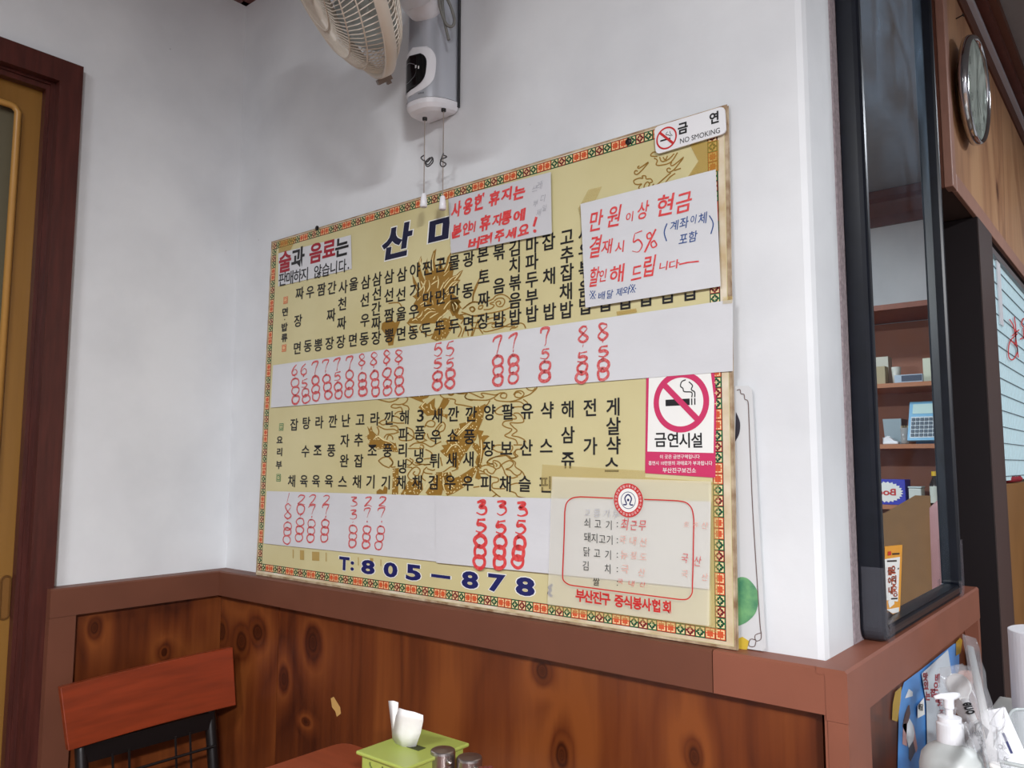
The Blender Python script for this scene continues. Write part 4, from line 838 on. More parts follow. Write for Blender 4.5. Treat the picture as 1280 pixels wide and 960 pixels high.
# card behind the board
CX0 = 1.30
cd_ = thing('watermelon_card', 'pale grey card with green round fruit print tucked behind the board', 'card', (1.36, -.006, ZW + .001))
tr = at(940, 482, 1, -.007); br = at(957.5, 811, 1, -.007)
mb = MB(); P = [(1.2, tr[2] + .01), (tr[0] - .005, tr[2]), (tr[0], tr[2] - .006), (br[0], ZW + .006), (br[0] - .004, ZW + .0015), (1.2, ZW + .0015)]
mb.prism([(x, -.0065, z) for x, z in P], (0, -.0012, 0)); mb.build('card_sheet', mat('card_grey', (206, 207, 208), .4), cd_)
CS = Surf(lambda u, v, o: tuple(at(u, v, 1, -.0082 - o))); mb = MB()
CS.line(mb, spline([(921, 488), (925, 487), (926, 492), (930, 493), (931, 499), (935, 502), (936, 520), (938, 570), (941, 640), (946, 720), (950, 780), (951.5, 791)], 3), 1.1, .0003, 0)
CS.line(mb, spline([(951.5, 791), (944, 794), (945, 801), (951, 799), (951.5, 791)], 3), 1.0, .0003, 0); CS.line(mb, spline([(945, 800), (938, 799), (936, 807), (943, 808), (945, 801)], 3), 1.0, .0003, 0)
CS.poly(mb, spline([(920, 725), (932, 722), (943, 732), (948, 745), (946, 762), (940, 772), (929, 780), (918, 780), (915, 750)], 4, True), .0002, 1)
CS.poly(mb, [(918, 800), (928, 796), (936, 801), (934, 812), (918, 812)], .0002, 2)
CS.poly(mb, spline([(920, 515), (925, 528), (924, 542), (919, 552)], 4), .0002, 3)
mb.build('card_print', [mat('print_brown_line', (110, 92, 88), .5), mat('print_melon_green', (120, 176, 118), .5, noise=.3, nscale=50, c2=(70, 130, 96)), mat('print_yellow', (206, 176, 60), .5), mat('print_seed', (50, 46, 56), .4)], cd_)

# ------------------------------------------------------------------ wall fan
FB = np.array([.745, 0, 0]); fan = thing('wall_fan', 'beige caged wall fan on a silver control column high on the wall', 'fan', (.753, -.001, 1.92))
hw = .047; dp = .080; Zb = 1.940; Zt = 2.36; XCF = .753
sec = [(.753 + hw, -.002)] + [(.753 + hw * (abs(math.cos(a)) ** .75) * (1 if math.cos(a) >= 0 else -1), -.012 - (dp - .012) * math.sin(a) ** .8) for a in [PI * k / 24 for k in range(0, 25)]] + [(.753 - hw, -.002)]
n = len(sec)
def ring_at(z, k=1.0, dz=0): return [(.753 + (x - .753) * k, -.002 + (y + .002) * k, z + dz * (-(y + .0)) / dp) for x, y in sec]
SL = -.010   # the column bottom slopes down towards the front
V = ring_at(Zb, dz=SL) + ring_at(Zt); mb = MB(); mb.add(V, [(i, i + 1, n + i + 1, n + i) for i in range(n - 1)] + [(n - 1, 0, n, 2 * n - 1), tuple(range(n, 2 * n))]); mb.build('column', SILVER, fan, smooth=False)
for p in fan.children[-1].data.polygons: p.use_smooth = len(p.vertices) == 4
V = []
for z, k in ((Zb - .001, 1.01), (Zb - .010, 1.0), (Zb - .018, .92), (Zb - .022, .78)): V += ring_at(z, k, SL)
mb = MB(); fs = [(j * n + i, j * n + i + 1, (j + 1) * n + i + 1, (j + 1) * n + i) for j in range(3) for i in range(n - 1)]; mb.add(V, fs + [tuple(range(3 * n, 4 * n)), tuple(range(n))[::-1]]); mb.build('bottom_cap', WHPL, fan, smooth=False)
mb = MB(); mb.box(.753 - hw - .001, .753 + hw + .003, -.006, -.0005, Zb - .012, Zt + .02); mb.build('wall_bracket', mat('bracket_black', (40, 40, 44), .4), fan)
# control panel on the curved front: map (angle, height)
def colsurf(a, z, o):
    t = PI * a; x = .753 + (hw + o) * (abs(math.cos(t)) ** .75) * (1 if math.cos(t) >= 0 else -1); y = -.012 - (dp - .012 + o) * max(0, math.sin(t)) ** .8; return (x, y, z)
KS = Surf(colsurf)
def panel(a0, a1, z0, z1, o, mi, mb, r=.45):
    # egg-shaped patch, finely gridded so that it hugs the column
    N = 18; V = []
    for j in range(N + 1):
        b = j / N; f = math.sqrt(max(0, 1 - abs(2 * b - 1) ** 3.2)); am = (a0 + a1) / 2 + (.05 * (.5 - b)); 
        for i in range(N + 1): V.append(colsurf(am + (a1 - a0) / 2 * f * (2 * i / N - 1), z0 + (z1 - z0) * b, o))
    mb.add(V, [(j * (N + 1) + i, j * (N + 1) + i + 1, (j + 1) * (N + 1) + i + 1, (j + 1) * (N + 1) + i) for j in range(N) for i in range(N)], mi)
ZP = lambda v: at(538, v, 1, -.075)[2]
mb = MB(); panel(.22, .86, ZP(112), ZP(52), .0016, 0, mb); mb.build('panel_surround', WHPL, fan, smooth=True)
cpn = MB(); panel(.34, .82, ZP(106), ZP(61), .0030, 0, cpn); cp = cpn.build('control_panel', BLKGL, fan, smooth=True)
mb = MB(); P = [(.57 + .10 * math.cos(t), ZP(83) + .0205 * math.sin(t)) for t in [2 * PI * k / 28 for k in range(28)]]; KS.line(mb, P, .0011, .0042, closed=True)
mb.build('dial_ring', mat('dial_grey', (150, 152, 156), .3, .5), cp)
mb = MB()
for a, z in ((.475, ZP(79)), (.44, ZP(81))): KS.poly(mb, [(a - .008, z - .003), (a + .008, z - .003), (a + .008, z + .003), (a - .008, z + .003)], .0042)
mb.build('indicator', mat('indicator_white', (230, 230, 230), .3), cp)
mb = MB()
for k in range(6): KS.poly(mb, [(.45 - k * .014, ZP(114)), (.441 - k * .014, ZP(114)), (.441 - k * .014, ZP(112)), (.45 - k * .014, ZP(112))], .0015)
for k in range(7): KS.poly(mb, [(.72 - k * .014, ZP(119)), (.711 - k * .014, ZP(119)), (.711 - k * .014, ZP(117)), (.72 - k * .014, ZP(117))], .0015)
mb.build('tiny_print', mat('tiny_print_grey', (110, 112, 118), .5), fan)
# head
FC = CAM + 1.35 * (FW + RT * (414 - 640) / F_PX + UP * (480 + 53) / F_PX)
FN = .98 * (-.866 * RT - .5 * UP) - .2 * FW; FN /= np.linalg.norm(FN)
ex = np.cross(FN, [0, 0, 1]); ex /= np.linalg.norm(ex); ey = np.cross(ex, FN)
def hp_(r_, a, h): return tuple(FC + ex * r_ * math.cos(a) + ey * r_ * math.sin(a) + FN * h)
RG = .2
def cage(name, prof, nw, tw, inner, rw=.00105):
    mb = MB()
    for k in range(nw):
        a = 2 * PI * k / nw; P = [hp_(r_, a + tw * (1 - r_ / RG) ** 1.0, h) for r_, h in prof]; mb.tube(P, rw, 4, cap=False)
    for rr, hh in inner: mb.tube([hp_(rr, 2 * PI * k / 64, hh) for k in range(64)], rw * 1.3, 5, closed=True)
    q = mb.build(name, BEIGE, fan); q['kind'] = 'stuff'
cage('front_grille', [(.035, .058), (.08, .060), (.12, .057), (.15, .049), (.172, .036), (.189, .017), (.197, .003)], 110, .9, [(.15, .049), (.098, .0595), (.178, .031)])
cage('rear_grille', [(.05, -.060), (.10, -.058), (.14, -.052), (.17, -.040), (.19, -.022), (.198, -.004)], 110, -.7, [(.10, -.0585), (.155, -.047), (.185, -.027)])
MB().lathe([(RG + .003, -.011), (RG + .006, -.009), (RG + .006, .009), (RG + .003, .011), (RG - .002, .009), (RG - .002, -.009), (RG + .003, -.011)], tuple(FC), tuple(FN), 96).build('guard_ring', BEIGE, fan, smooth=True)
MB().lathe([(0, .070), (.03, .069), (.040, .064), (.042, .056), (.036, .052), (0, .052)], tuple(FC), tuple(FN), 32).build('centre_badge', BEIGE, fan, smooth=True)
MB().lathe([(.048, -.068), (.048, -.062), (.062, -.064), (.068, -.09), (.066, -.15), (.05, -.175), (0, -.18)], tuple(FC), tuple(FN), 32).build('motor_housing', WHPL, fan, smooth=True)
mt = mat('fan_blade_plastic', (168, 178, 176), .3, alpha=.85)
MB().lathe([(0, .03), (.022, .028), (.028, .01), (.028, -.05), (0, -.05)], tuple(FC), tuple(FN), 24).build('hub', WHPL, fan, smooth=True)
for k in range(4):
    a0 = k * PI / 2 + .3; V = []; NI, NJ = 8, 6
    for i in range(NI + 1):
        r_ = .027 + .135 * i / NI; wdh = .62 + .42 * math.sin(PI * min(1, i / NI * .9)); 
        for j in range(NJ + 1): t = j / NJ - .5; V.append(hp_(r_, a0 + t * wdh * 2.0 * (.06 / (r_ + .03)) ** .15 + .25 * i / NI, -.012 + .045 * t))
    mb = MB(); mb.add(V, [(i * (NJ + 1) + j, i * (NJ + 1) + j + 1, (i + 1) * (NJ + 1) + j + 1, (i + 1) * (NJ + 1) + j) for i in range(NI) for j in range(NJ)]); mb.build('blade', mt, fan, smooth=True, solid=.0015)
# clips at the bottom of the ring
ac = None; best = -9
for k in range(720):
    a = PI * k / 360; p = np.array(hp_(RG, a, 0)) - CAM; sx = 640 + F_PX * (p @ RT) / (p @ FW); sy = 480 - F_PX * (p @ UP) / (p @ FW)
    if sy > best: best = sy; ac = a
pc = np.array(hp_(RG + .006, ac, 0)); rd = (pc - FC) / np.linalg.norm(pc - FC); td = np.cross(FN, rd)
MB().obox(pc + rd * .004, rd * .004, td * .007, FN * .014).obox(pc + rd * .010 - FN * .006, rd * .004, td * .005, FN * .004).build('ring_clip', mat('clip_dark', (120, 108, 98), .4), fan)
# arm from motor to the column
mp = np.array(tuple(FC - FN * .15)); jp = at(524, -8, 1, -.088)
MB().tube([tuple(q) for q in spline([mp, mp * .55 + jp * .45 + np.array([0, 0, .0]), jp + np.array([.004, -.012, .0]), jp + np.array([-.002, .012, -.012]), jp + np.array([-.004, .04, -.03])], 5)], [.05, .049, .048, .047, .046, .045, .044, .043, .042, .041, .040, .040, .040, .040, .040, .039, .038, .036, .034, .030, .02], 24).build('tilt_neck', WHPL, fan, smooth=True)
# cable loop
pc0 = colsurf(.13, 2.2, .006); cab = [(551, -20), (549, 0), (552, 16), (558, 30), (565, 33), (568, 25), (564, 10), (557, -6), (552, -20)]
MB().tube([tuple(at(u, v, 1, -.078 + .0012 * abs(u - 549))) for u, v in spline(cab, 6)], .0030, 8).build('power_cable', GREYC, fan, smooth=True)
MB().tube([tuple(at(u, v, 1, -.074 + .0012 * abs(u - 549))) for u, v in spline([(556, -20), (553, 2), (555, 22), (558, 38), (561, 50)], 6)], .0030, 8).build('power_cable', GREYC, fan, smooth=True)
# pull cords with knots and bells
for i, (u0, v0, u1, v1, yy) in enumerate(((531, 149, 530.5, 243, -.062), (554.5, 138, 554.5, 246, -.040))):
    a = at(u0, v0, 1, yy); zb = at(u1, v1, 1, yy)[2]
    cdm = mat('cord_offwhite', (150, 140, 132), .7)
    c = MB().tube([(a[0], yy, a[2] + .004), (a[0], yy, zb)], .0011, 6).build('pull_cord', cdm, fan)
    MB().lathe([(0, .002), (.0035, .002), (.005, .0), (.0065, -.012), (.0072, -.024), (.0055, -.026), (0, -.024)], (a[0], yy, zb), n=16).build('pull_bell', WHPL, fan, smooth=True)
    MB().lathe([(0, .004), (.005, .003), (.005, -.002), (0, -.003)], (a[0], yy, a[2]), n=12).build('grommet', DARKM, fan)
    kz = at(u0, 201, 1, yy)[2]; x = a[0]
    K1 = [(x, 0, .012), (x + .006, .004, .008), (x - .004, -.003, .002), (x + .005, .003, -.006), (x, 0, -.012), (x - .006, -.002, -.004), (x + .001, 0, .016)] if i else [(x, 0, .012), (x - .005, -.004, .006), (x + .004, .003, -.002), (x + .018, .003, .004), (x + .024, 0, -.008), (x + .014, -.004, -.016), (x + .003, 0, -.004), (x + .012, .003, .004), (x + .022, 0, -.002), (x + .01, 0, -.010), (x, 0, .002)]
    MB().tube([(p[0], yy + p[1], kz + p[2]) for p in spline(K1, 6)], .0013, 6).build('cord_knot', mat('cord_dark', (60, 58, 60), .7), fan)

# ------------------------------------------------------------------ mirror
MX0, MXG, MX1 = X1 + .002, 1.507, 1.526; MY0, MY1 = .150, .730; MZ0 = ZW + .0012; MZ1 = 2.40; SW = .0235
mir = thing('wall_mirror', 'tall mirror in a thick black rounded frame standing on the ledge', 'mirror', (MX0, (MY0 + MY1) / 2, MZ0))
def rr2(y0, y1, z0, z1, r_, n=6):
    out = []
    for cy_, cz_, a0 in ((y1 - r_, z1 - r_, 0), (y0 + r_, z1 - r_, PI / 2), (y0 + r_, z0 + r_, PI), (y1 - r_, z0 + r_, 1.5 * PI)):
        for k in range(n + 1): a = a0 + PI / 2 * k / n; out.append((cy_ + r_ * math.cos(a), cz_ + r_ * math.sin(a)))
    return out
prof = [(0, MX0), (0, MX1 - .010), (.0015, MX1 - .004), (.004, MX1 - .002), (.0055, MX1 - .004), (.008, MX1 - .001), (.014, MX1), (.018, MX1 - .001), (.020, MX1 - .006), (.0215, MX1 - .005), (SW, MXG), (SW, MX0)]
V = []; n = 28
for ins, x in prof: V += [(x, y, z) for y, z in rr2(MY0 + ins, MY1 - ins, MZ0 + ins, MZ1 - ins, max(.003, .022 - ins * .7))]
np_ = len(prof); mb = MB(); mb.add(V, [(j * n + i, j * n + (i + 1) % n, (j + 1) * n + (i + 1) % n, (j + 1) * n + i) for j in range(np_ - 1) for i in range(n)])
mb.build('mirror_frame', BLACKF, mir, smooth=False)
M = bpy.data.materials.new('smudged_hazed_mirror'); M.use_nodes = True; nt = M.node_tree; N = nt.nodes.new; L = nt.links.new
b = nt.nodes['Principled BSDF']; b.inputs['Metallic'].default_value = 1; b.inputs['Roughness'].default_value = .0; b.inputs['Base Color'].default_value = (.78, .86, .87, 1)
df = N('ShaderNodeBsdfDiffuse'); df.inputs[0].default_value = lin((150, 176, 200)); mxs = N('ShaderNodeMixShader'); tc = N('ShaderNodeTexCoord'); sep = N('ShaderNodeSeparateXYZ'); L(tc.outputs['Object'], sep.inputs[0])  # smudge film; its blue also paints a tint over the ceiling reflection
nz = N('ShaderNodeTexNoise'); nz.inputs['Scale'].default_value = 5; nz.inputs['Detail'].default_value = 2.5; nz.inputs['Distortion'].default_value = 1.2; L(tc.outputs['Object'], nz.inputs['Vector'])
rp = N('ShaderNodeMapRange'); rp.inputs[1].default_value = .25; rp.inputs[2].default_value = .85; L(nz.outputs[0], rp.inputs[0])
gz = N('ShaderNodeMapRange'); gz.inputs[1].default_value = .75; gz.inputs[2].default_value = 1.0; gz.inputs[3].default_value = .05; gz.inputs[4].default_value = .6; L(sep.outputs[2], gz.inputs[0])  # smudges and painted bluish haze thicken towards the top
mu = N('ShaderNodeMath'); mu.operation = 'MULTIPLY'; L(rp.outputs[0], mu.inputs[0]); L(gz.outputs[0], mu.inputs[1]); L(mu.outputs[0], mxs.inputs[0]); L(b.outputs[0], mxs.inputs[1]); L(df.outputs[0], mxs.inputs[2]); L(mxs.outputs[0], nt.nodes['Material Output'].inputs[0])
MB().box(MXG - .003, MXG, MY0 + SW - .002, MY1 - SW + .002, MZ0 + SW - .002, MZ1 - SW + .002).build('mirror_glass', M, mir)
CLR = mat('clear_corner_plastic', (150, 150, 160), .12, alpha=.07)
for yy0, yy1 in ((MY0 - .0012, MY0 + .045), (MY1 - .045, MY1 + .0012)):
    mb = MB(); P = rr2(MY0 - .001, MY1 + .001, MZ0 - .0008, MZ1, .0225)
    y_e = yy0 if yy0 < .3 else yy1
    x_ = MX1 + .0008; side = (MY0 - .001) if yy0 < .3 else (MY1 + .001); sg = 1 if yy0 < .3 else -1
    arc = [(side, MZ0 + .11)] + [(side + sg * (.0225 - .0225 * math.cos(a)), MZ0 + .0215 - .0225 * math.sin(a)) for a in [PI / 2 * k / 6 for k in range(7)]] + [(side + sg * .05, MZ0 - .001 + .0002)]
    mb.add([(xx, p[0], p[1]) for p in arc for xx in (MX0 + .004, x_)], [(2 * i, 2 * i + 1, 2 * i + 3, 2 * i + 2) for i in range(len(arc) - 1)])
    inn = [(p[0] + sg * SW, max(p[1], MZ0 + .03)) if i < 7 else (p[0], MZ0 + .03) for i, p in enumerate(arc)]
    mb.add([(x_, p[0], p[1]) for p in arc] + [(x_, p[0], p[1]) for p in inn], [(i, i + 1, len(arc) + i + 1, len(arc) + i) for i in range(len(arc) - 1)])
    mb.build('corner_guard', CLR, mir, solid=.0004)
# sticker on the mirror
sk = thing('mirror_sticker', 'orange and white cocktail shop sticker at the lower left of the mirror', 'sticker', (MXG + .001, .2, 1.06)); sk['label'] = 'orange and white lettered sticker at the lower left of the mirror'
GS = Surf(lambda u, v, o: tuple(at(u, v, 0, MXG + .0006 + o)))
mb = MB(); GS.poly(mb, [(1106, 683), (1128, 681), (1125, 764), (1116, 768), (1106, 760)], 0); mb.build('sticker_sheet', mat('sticker_orange', (232, 160, 48), .4), sk)
mb = MB(); GS.poly(mb, [(1106, 699), (1125, 696), (1122.5, 752), (1106, 750)], .0004); GS.poly(mb, [(1108, 762), (1124, 759), (1123.5, 765), (1116, 767)], .0004); GS.poly(mb, [(1110, 752), (1118, 745), (1118, 755), (1112, 760)], .0005); mb.build('white_area', WHITEP, sk)
mb = MB()
for ch, u, v in (('요', 1117, 712), ('리', 1118, 724), ('K', 1119, 732), ('K', 1119.5, 738), ('O', 1119.5, 743.5), ('들', 1112.5, 714), ('어', 1113, 726), ('내', 1113.5, 738)):
    for of, mi, o in ((.05, 1, .0008), (.0, 0, .0012)): GS.fit(mb, ch, u, v, 5.2, -10 if ord(ch) > 200 else -5, o, of, mi)
for u, v, w_, mi in ((1115, 701.5, 12, 1), (1120, 692.5, 9, 1), (1118, 748.5, 8, 1), (1123, 711, 1.5, 1)): GS.poly(mb, [(u - w_ / 2, v - 1), (u + w_ / 2, v - 1.5), (u + w_ / 2, v + .5), (u - w_ / 2, v + 1)], .0008, mi)
GS.poly(mb, [(1110, 689.5), (1114, 689), (1114, 694), (1110, 694.5)], .0008, 2)
mb.build('sticker_lettering', [T_OR, BLACK, REDP], sk)

# ------------------------------------------------------------------ clock
ck = at(1222, 112, 0, XB + .037); CY, CZ = ck[1], ck[2]; RC = .138
clk = thing('wall_clock', 'round wall clock with chrome rim on the wooden bulkhead', 'clock', (XB, CY, CZ))
ax = (1, -.03, -.05)
MB().lathe([(.06, 0), (.085, .002), (.088, .016), (.11, .020), (RC * .98, .020)], (XB + .002, CY, CZ), ax, 48).build('back_housing', mat('clock_back', (150, 128, 100), .4, .4), clk, smooth=True)
MB().lathe([(RC * .95, .018), (RC, .018), (RC + .002, .026), (RC, .036), (RC - .004, .041), (RC - .009, .040), (RC - .011, .034)], (XB + .002, CY, CZ), ax, 64, cap=False).build('chrome_rim', mat('chrome', (196, 196, 198), .12, 1), clk, smooth=True)
MB().lathe([(0, .033), (RC - .008, .033)], (XB + .002, CY, CZ), ax, 48).build('dial', mat('clock_dial', (196, 206, 196), .35), clk)
FS = Surf(lambda a, b, o: (XB + .0362 + o, CY + a, CZ + b)); mb = MB()
for k in range(12):
    a = 2 * PI * k / 12; FS.fit(mb, str(12 if k == 0 else k), -math.sin(a) * -.098, math.cos(a) * .098, .018 if k not in (0, 10, 11) else .026, .022, 0, .01)
for k in range(60): a = 2 * PI * k / 60; FS.line(mb, [(.116 * math.sin(a), .116 * math.cos(a)), (.121 * math.sin(a), .121 * math.cos(a))], .0015, 0)
mb.build('numerals', mat('clock_grey', (110, 118, 112), .4), clk)
mb = MB(); FS.line(mb, [(0, 0), (.03, -.06)], .006, .001); mb.build('hour_hand', BLACK, clk)
mb = MB(); FS.line(mb, [(0, 0), (.01, .09)], .004, .002); mb.build('minute_hand', BLACK, clk)

# ------------------------------------------------------------------ shelf unit seen in the mirror
YS = 2.86; 
def vx(u, v, Y): p = at(u, v, 1, Y); return 2 * MXG - p[0], p[2]     # real place of a mirrored pixel
xa, zs0 = vx(1095, 382, YS); xb, _ = vx(1160, 378, YS)
SX0, SX1 = xb - .5, xa + .6; SX0 = max(SX0, 1.62)
zt1 = vx(1125, 379, YS)[1]; z1_ = vx(1130, 478, YS)[1]; z2_ = vx(1135, 555, YS)[1]; z3_ = vx(1140, 632, YS)[1]
SHW = mat('shelf_wood', (146, 84, 62), .5, noise=.12, nscale=10, stretch=(6, 1, 1)); SHB = mat('shelf_back', (164, 106, 80), .6, noise=.1, nscale=6)
sh = thing('shelf_unit', 'brown wooden shelf unit with three shelves reflected in the mirror', 'shelf', ((SX0 + SX1) / 2, YS + .18, 0))
bx('back_panel', SHB, SX0 + .02, SX1 - .02, YB - .012, YB - .002, 0, zt1 - .03, parent=sh)
bx('side_panel', SHW, SX0, SX0 + .018, YS, YB - .002, 0, zt1 - .026, parent=sh); bx('side_panel', SHW, SX1 - .018, SX1, YS, YB - .002, 0, zt1 - .026, parent=sh)
bx('top_board', SHW, SX0 - .005, SX1 + .005, YS - .01, YB - .002, zt1 - .025, zt1, parent=sh)
bx('shelf', mat('shelf_edge', (176, 112, 74), .5), SX0 + .019, SX1 - .019, YS, YB - .013, z1_ - .02, z1_, parent=sh)
bx('shelf', mat('shelf_edge', (176, 112, 74), .5), SX0 + .019, SX1 - .019, YS, YB - .013, z2_ - .02, z2_, parent=sh)
bx('shelf', mat('shelf_edge', (176, 112, 74), .5), SX0 + .019, SX1 - .019, YS, YB - .013, z3_ - .02, z3_, parent=sh)
def onshelf(u0, u1, z, top_v, Y):
    """real x range and top height of a mirrored thing standing at depth Y"""
    a, zt_ = vx(u0, top_v, Y); b_, _ = vx(u1, top_v, Y); return min(a, b_), max(a, b_), zt_
e = .0006
CRM = mat('cream_carton', (206, 202, 188), .6); CRM2 = mat('kraft_carton', (176, 160, 128), .7)
def carton(name, label, u0, u1, z, top, Y, dep, mt, print_=None):
    x0, x1, zt_ = onshelf(u0, u1, z, top, Y); t = thing(name, label, 'box', ((x0 + x1) / 2, Y + dep / 2, z + e))
    MB().box(x0, x1, Y, Y + dep, z + e, zt_).build('carton', mt, t, bevel=.001)
    MB().box(x0, x1, Y + dep * .3, Y + dep * .7, zt_ + .0002, zt_ + .0006).build('seam_tape', mat('carton_tape', (190, 178, 150), .4), t)
    if print_:
        mb = MB(); T_ = Surf(lambda a, b, o: (a, Y - .0006 - o, b)); T_.fit(mb, print_, (x0 + x1) / 2, zt_ - .02, (x1 - x0) * .6, .012, 0, .01); mb.build('print', BLACK, t)
    return t
carton('carton_box', 'tall pale carton at the back left of the mirrored upper shelf', 1090, 1110, z1_, 447, YS + .12, .07, CRM)
carton('carton_box', 'short tan carton in front of the tall pale carton on the mirrored upper shelf', 1086, 1106, z1_, 459, YS + .03, .06, CRM2)
carton('carton_box', 'white and yellow carton at the right of the mirrored upper shelf', 1153, 1172, z1_, 448, YS + .08, .07, mat('white_yellow_carton', (214, 218, 196), .5))
x0, x1, zt_ = onshelf(1112, 1124, z1_, 459, YS + .04); cxm = (x0 + x1) / 2; rr_ = (x1 - x0) / 2
t = thing('paper_cup', 'small printed paper cup on the mirrored upper shelf', 'cup', (cxm, YS + .07, z1_ + e)); MB().lathe([(0, 0), (rr_ * .75, 0), (rr_, zt_ - z1_ - e), (rr_ * .93, zt_ - z1_ - e), (rr_ * .7, .003), (0, .003)], (cxm, YS + .07, z1_ + e), n=24).build('cup_body', mat('cup_paper', (214, 212, 202), .5), t, smooth=True)
MB().lathe([(rr_ * .99, 0), (rr_ * 1.05, .001), (rr_ * .99, .002)], (cxm, YS + .07, zt_ - .001), n=24).build('cup_rim', WHITEP, t, smooth=True)
x0, x1, zt_ = onshelf(1119, 1154, z1_, 470, YS + .02); t = thing('notebook', 'flat pale blue notebook lying on the mirrored upper shelf', 'book', (x0, YS + .02, z1_ + e))
MB().box(x0, x1, YS + .005, YS + .028, z1_ + e, zt_ + .002).build('cover', mat('pale_blue_cover', (176, 190, 206), .5), t); MB().box(x0 + .003, x1 - .03, YS + .0035, YS + .0047, z1_ + .005, zt_ - .002).build('label_band', mat('dark_blue_band', (60, 70, 92), .5), t)
# second shelf
x0, x1, zt_ = onshelf(1104, 1127, z2_, 524, YS + .10); hz_ = zt_ - z2_; t = thing('plastic_basket', 'grey translucent basket on the mirrored middle shelf', 'basket', ((x0 + x1) / 2, YS + .14, z2_ + e))
bw_ = (x1 - x0) / 2; cxm = (x0 + x1) / 2
MB().add([(cxm + sx * bw_ * k, YS + .15 + sy * .06 * k, z) for k, z in ((.85, z2_ + e), (1, zt_), (.95, zt_), (.8, z2_ + .004)) for sx, sy in ((-1, -1), (1, -1), (1, 1), (-1, 1))], [(0, 1, 2, 3)] + [(j * 4 + i, j * 4 + (i + 1) % 4, (j + 1) * 4 + (i + 1) % 4, (j + 1) * 4 + i) for j in range(3) for i in range(4)] + [(12, 13, 14, 15)]).build('basket_body', mat('basket_grey', (150, 166, 174), .4), t)
x0, x1, zt_ = onshelf(1104, 1123, z2_, 547, YS + .03); t = thing('stapler', 'small white desk gadget in front of the grey basket on the mirrored shelf', 'stapler', ((x0 + x1) / 2, YS + .04, z2_ + e))
MB().box(x0, x1, YS + .02, YS + .06, z2_ + e, z2_ + .012).build('base', WHPL, t, bevel=.003)
MB().prism([(x0 + .01, YS + .025, z2_ + .013), (x1, YS + .025, z2_ + .013), (x1, YS + .025, z2_ + .03), (x1 - .02, YS + .025, zt_ + .005), (x0 + .02, YS + .025, z2_ + .02)], (0, .03, 0)).build('lever', WHPL, t, bevel=.003)
x0, x1, zt_ = onshelf(1124, 1135, z2_, 534, YS + .03); cxm = (x0 + x1) / 2; rr_ = (x1 - x0) / 2; t = thing('toothpick_jar', 'small clear jar holding sticks beside the mirrored calculator', 'jar', (cxm, YS + .05, z2_ + e))
MB().lathe([(0, 0), (rr_ * .9, 0), (rr_, .01), (rr_, zt_ - z2_ - .004), (rr_ * .92, zt_ - z2_ - .004), (rr_ * .9, .004), (0, .004)], (cxm, YS + .05, z2_ + e), n=20).build('jar_body', mat('jar_clear', (190, 190, 190), .15, alpha=.5), t, smooth=True)
for k in range(7):
    a = k * .9; MB().tube([(cxm + .006 * math.cos(a), YS + .05 + .006 * math.sin(a), z2_ + .006), (cxm + (rr_ - .003) * math.cos(a), YS + .05 + (rr_ - .003) * math.sin(a), zt_ + .008)], .0012, 5).build('stick', mat('stick_wood', (210, 190, 150), .6), t)
# calculator: tilted up on its stand
x0, x1, zt_ = onshelf(1138, 1176, z2_, 504, YS + .10); t = thing('calculator', 'large desk calculator with pale blue body propped on the mirrored middle shelf', 'calculator', ((x0 + x1) / 2, YS + .06, z2_ + e))
lo = np.array([0, YS + .02, z2_ + .012]); hi = np.array([0, YS + .10, zt_])
upv = (hi - lo); Ln = np.linalg.norm(upv); upv /= Ln; nv = np.array([0, -upv[2], upv[1]])
cs = lambda a, b, o: (x0 + (x1 - x0) * (1 - a), *((lo + upv * b * Ln + nv * o)[1:]))
def cbox(a0, a1, b0, b1, o0, o1, name, mt, par=t):
    V = [cs(a, b, o) for a in (a0, a1) for b in (b0, b1) for o in (o0, o1)]
    return MB().add(V, [(0, 1, 3, 2), (4, 6, 7, 5), (0, 4, 5, 1), (2, 3, 7, 6), (0, 2, 6, 4), (1, 5, 7, 3)]).build(name, mt, par)
body = cbox(0, 1, 0, 1, 0, .012, 'body', mat('calc_blue', (120, 178, 214), .35))
cbox(.08, .97, .06, .60, .0122, .014, 'key_plate', mat('calc_plate', (206, 214, 220), .35)); cbox(.12, .95, .68, .93, .0122, .014, 'display', mat('calc_display', (200, 226, 222), .15))
km = mat('calc_key', (70, 84, 100), .4)
for i in range(6):
    for j in range(5): cbox(.11 + i * .143, .11 + i * .143 + .105, .09 + j * .1, .09 + j * .1 + .07, .0142, .018, 'key', km)
MB().box(x0 + .02, x1 - .02, YS + .085, YS + .10, z2_ + e, z2_ + .05).build('stand', mat('calc_stand', (80, 130, 180), .4), t)
# bottom shelf: blue box, bottle, papers
x0, x1, zt_ = onshelf(1090, 1131, z3_, 599, YS - .0 + .02); t = thing('blue_carton', 'blue carton with a white toothed oval label low in the mirror', 'box', ((x0 + x1) / 2, YS + .07, z3_ + e))
MB().box(x0, x1, YS + .02, YS + .12, z3_ + e, zt_).build('carton', mat('carton_blue', (36, 44, 176), .4), t, bevel=.001)
T_ = Surf(lambda a, b, o: (a, YS + .0192 - o, b)); mb = MB(); ccx, ccz = x1 - (x1 - x0) * .42, (z3_ + zt_) / 2
P = []; 
for k in range(48): a = 2 * PI * k / 48; q_ = 1.0 if k % 2 else .86; P.append((ccx + .075 * q_ * math.cos(a), ccz + (zt_ - z3_) * .42 * q_ * math.sin(a)))
T_.poly(mb, P, 0, 0); T_.fit(mb, 'Boo', ccx - .0, ccz, .085, .032, .0006, .03, 1); mb.build('oval_label', [WHITEP, REDP], t)
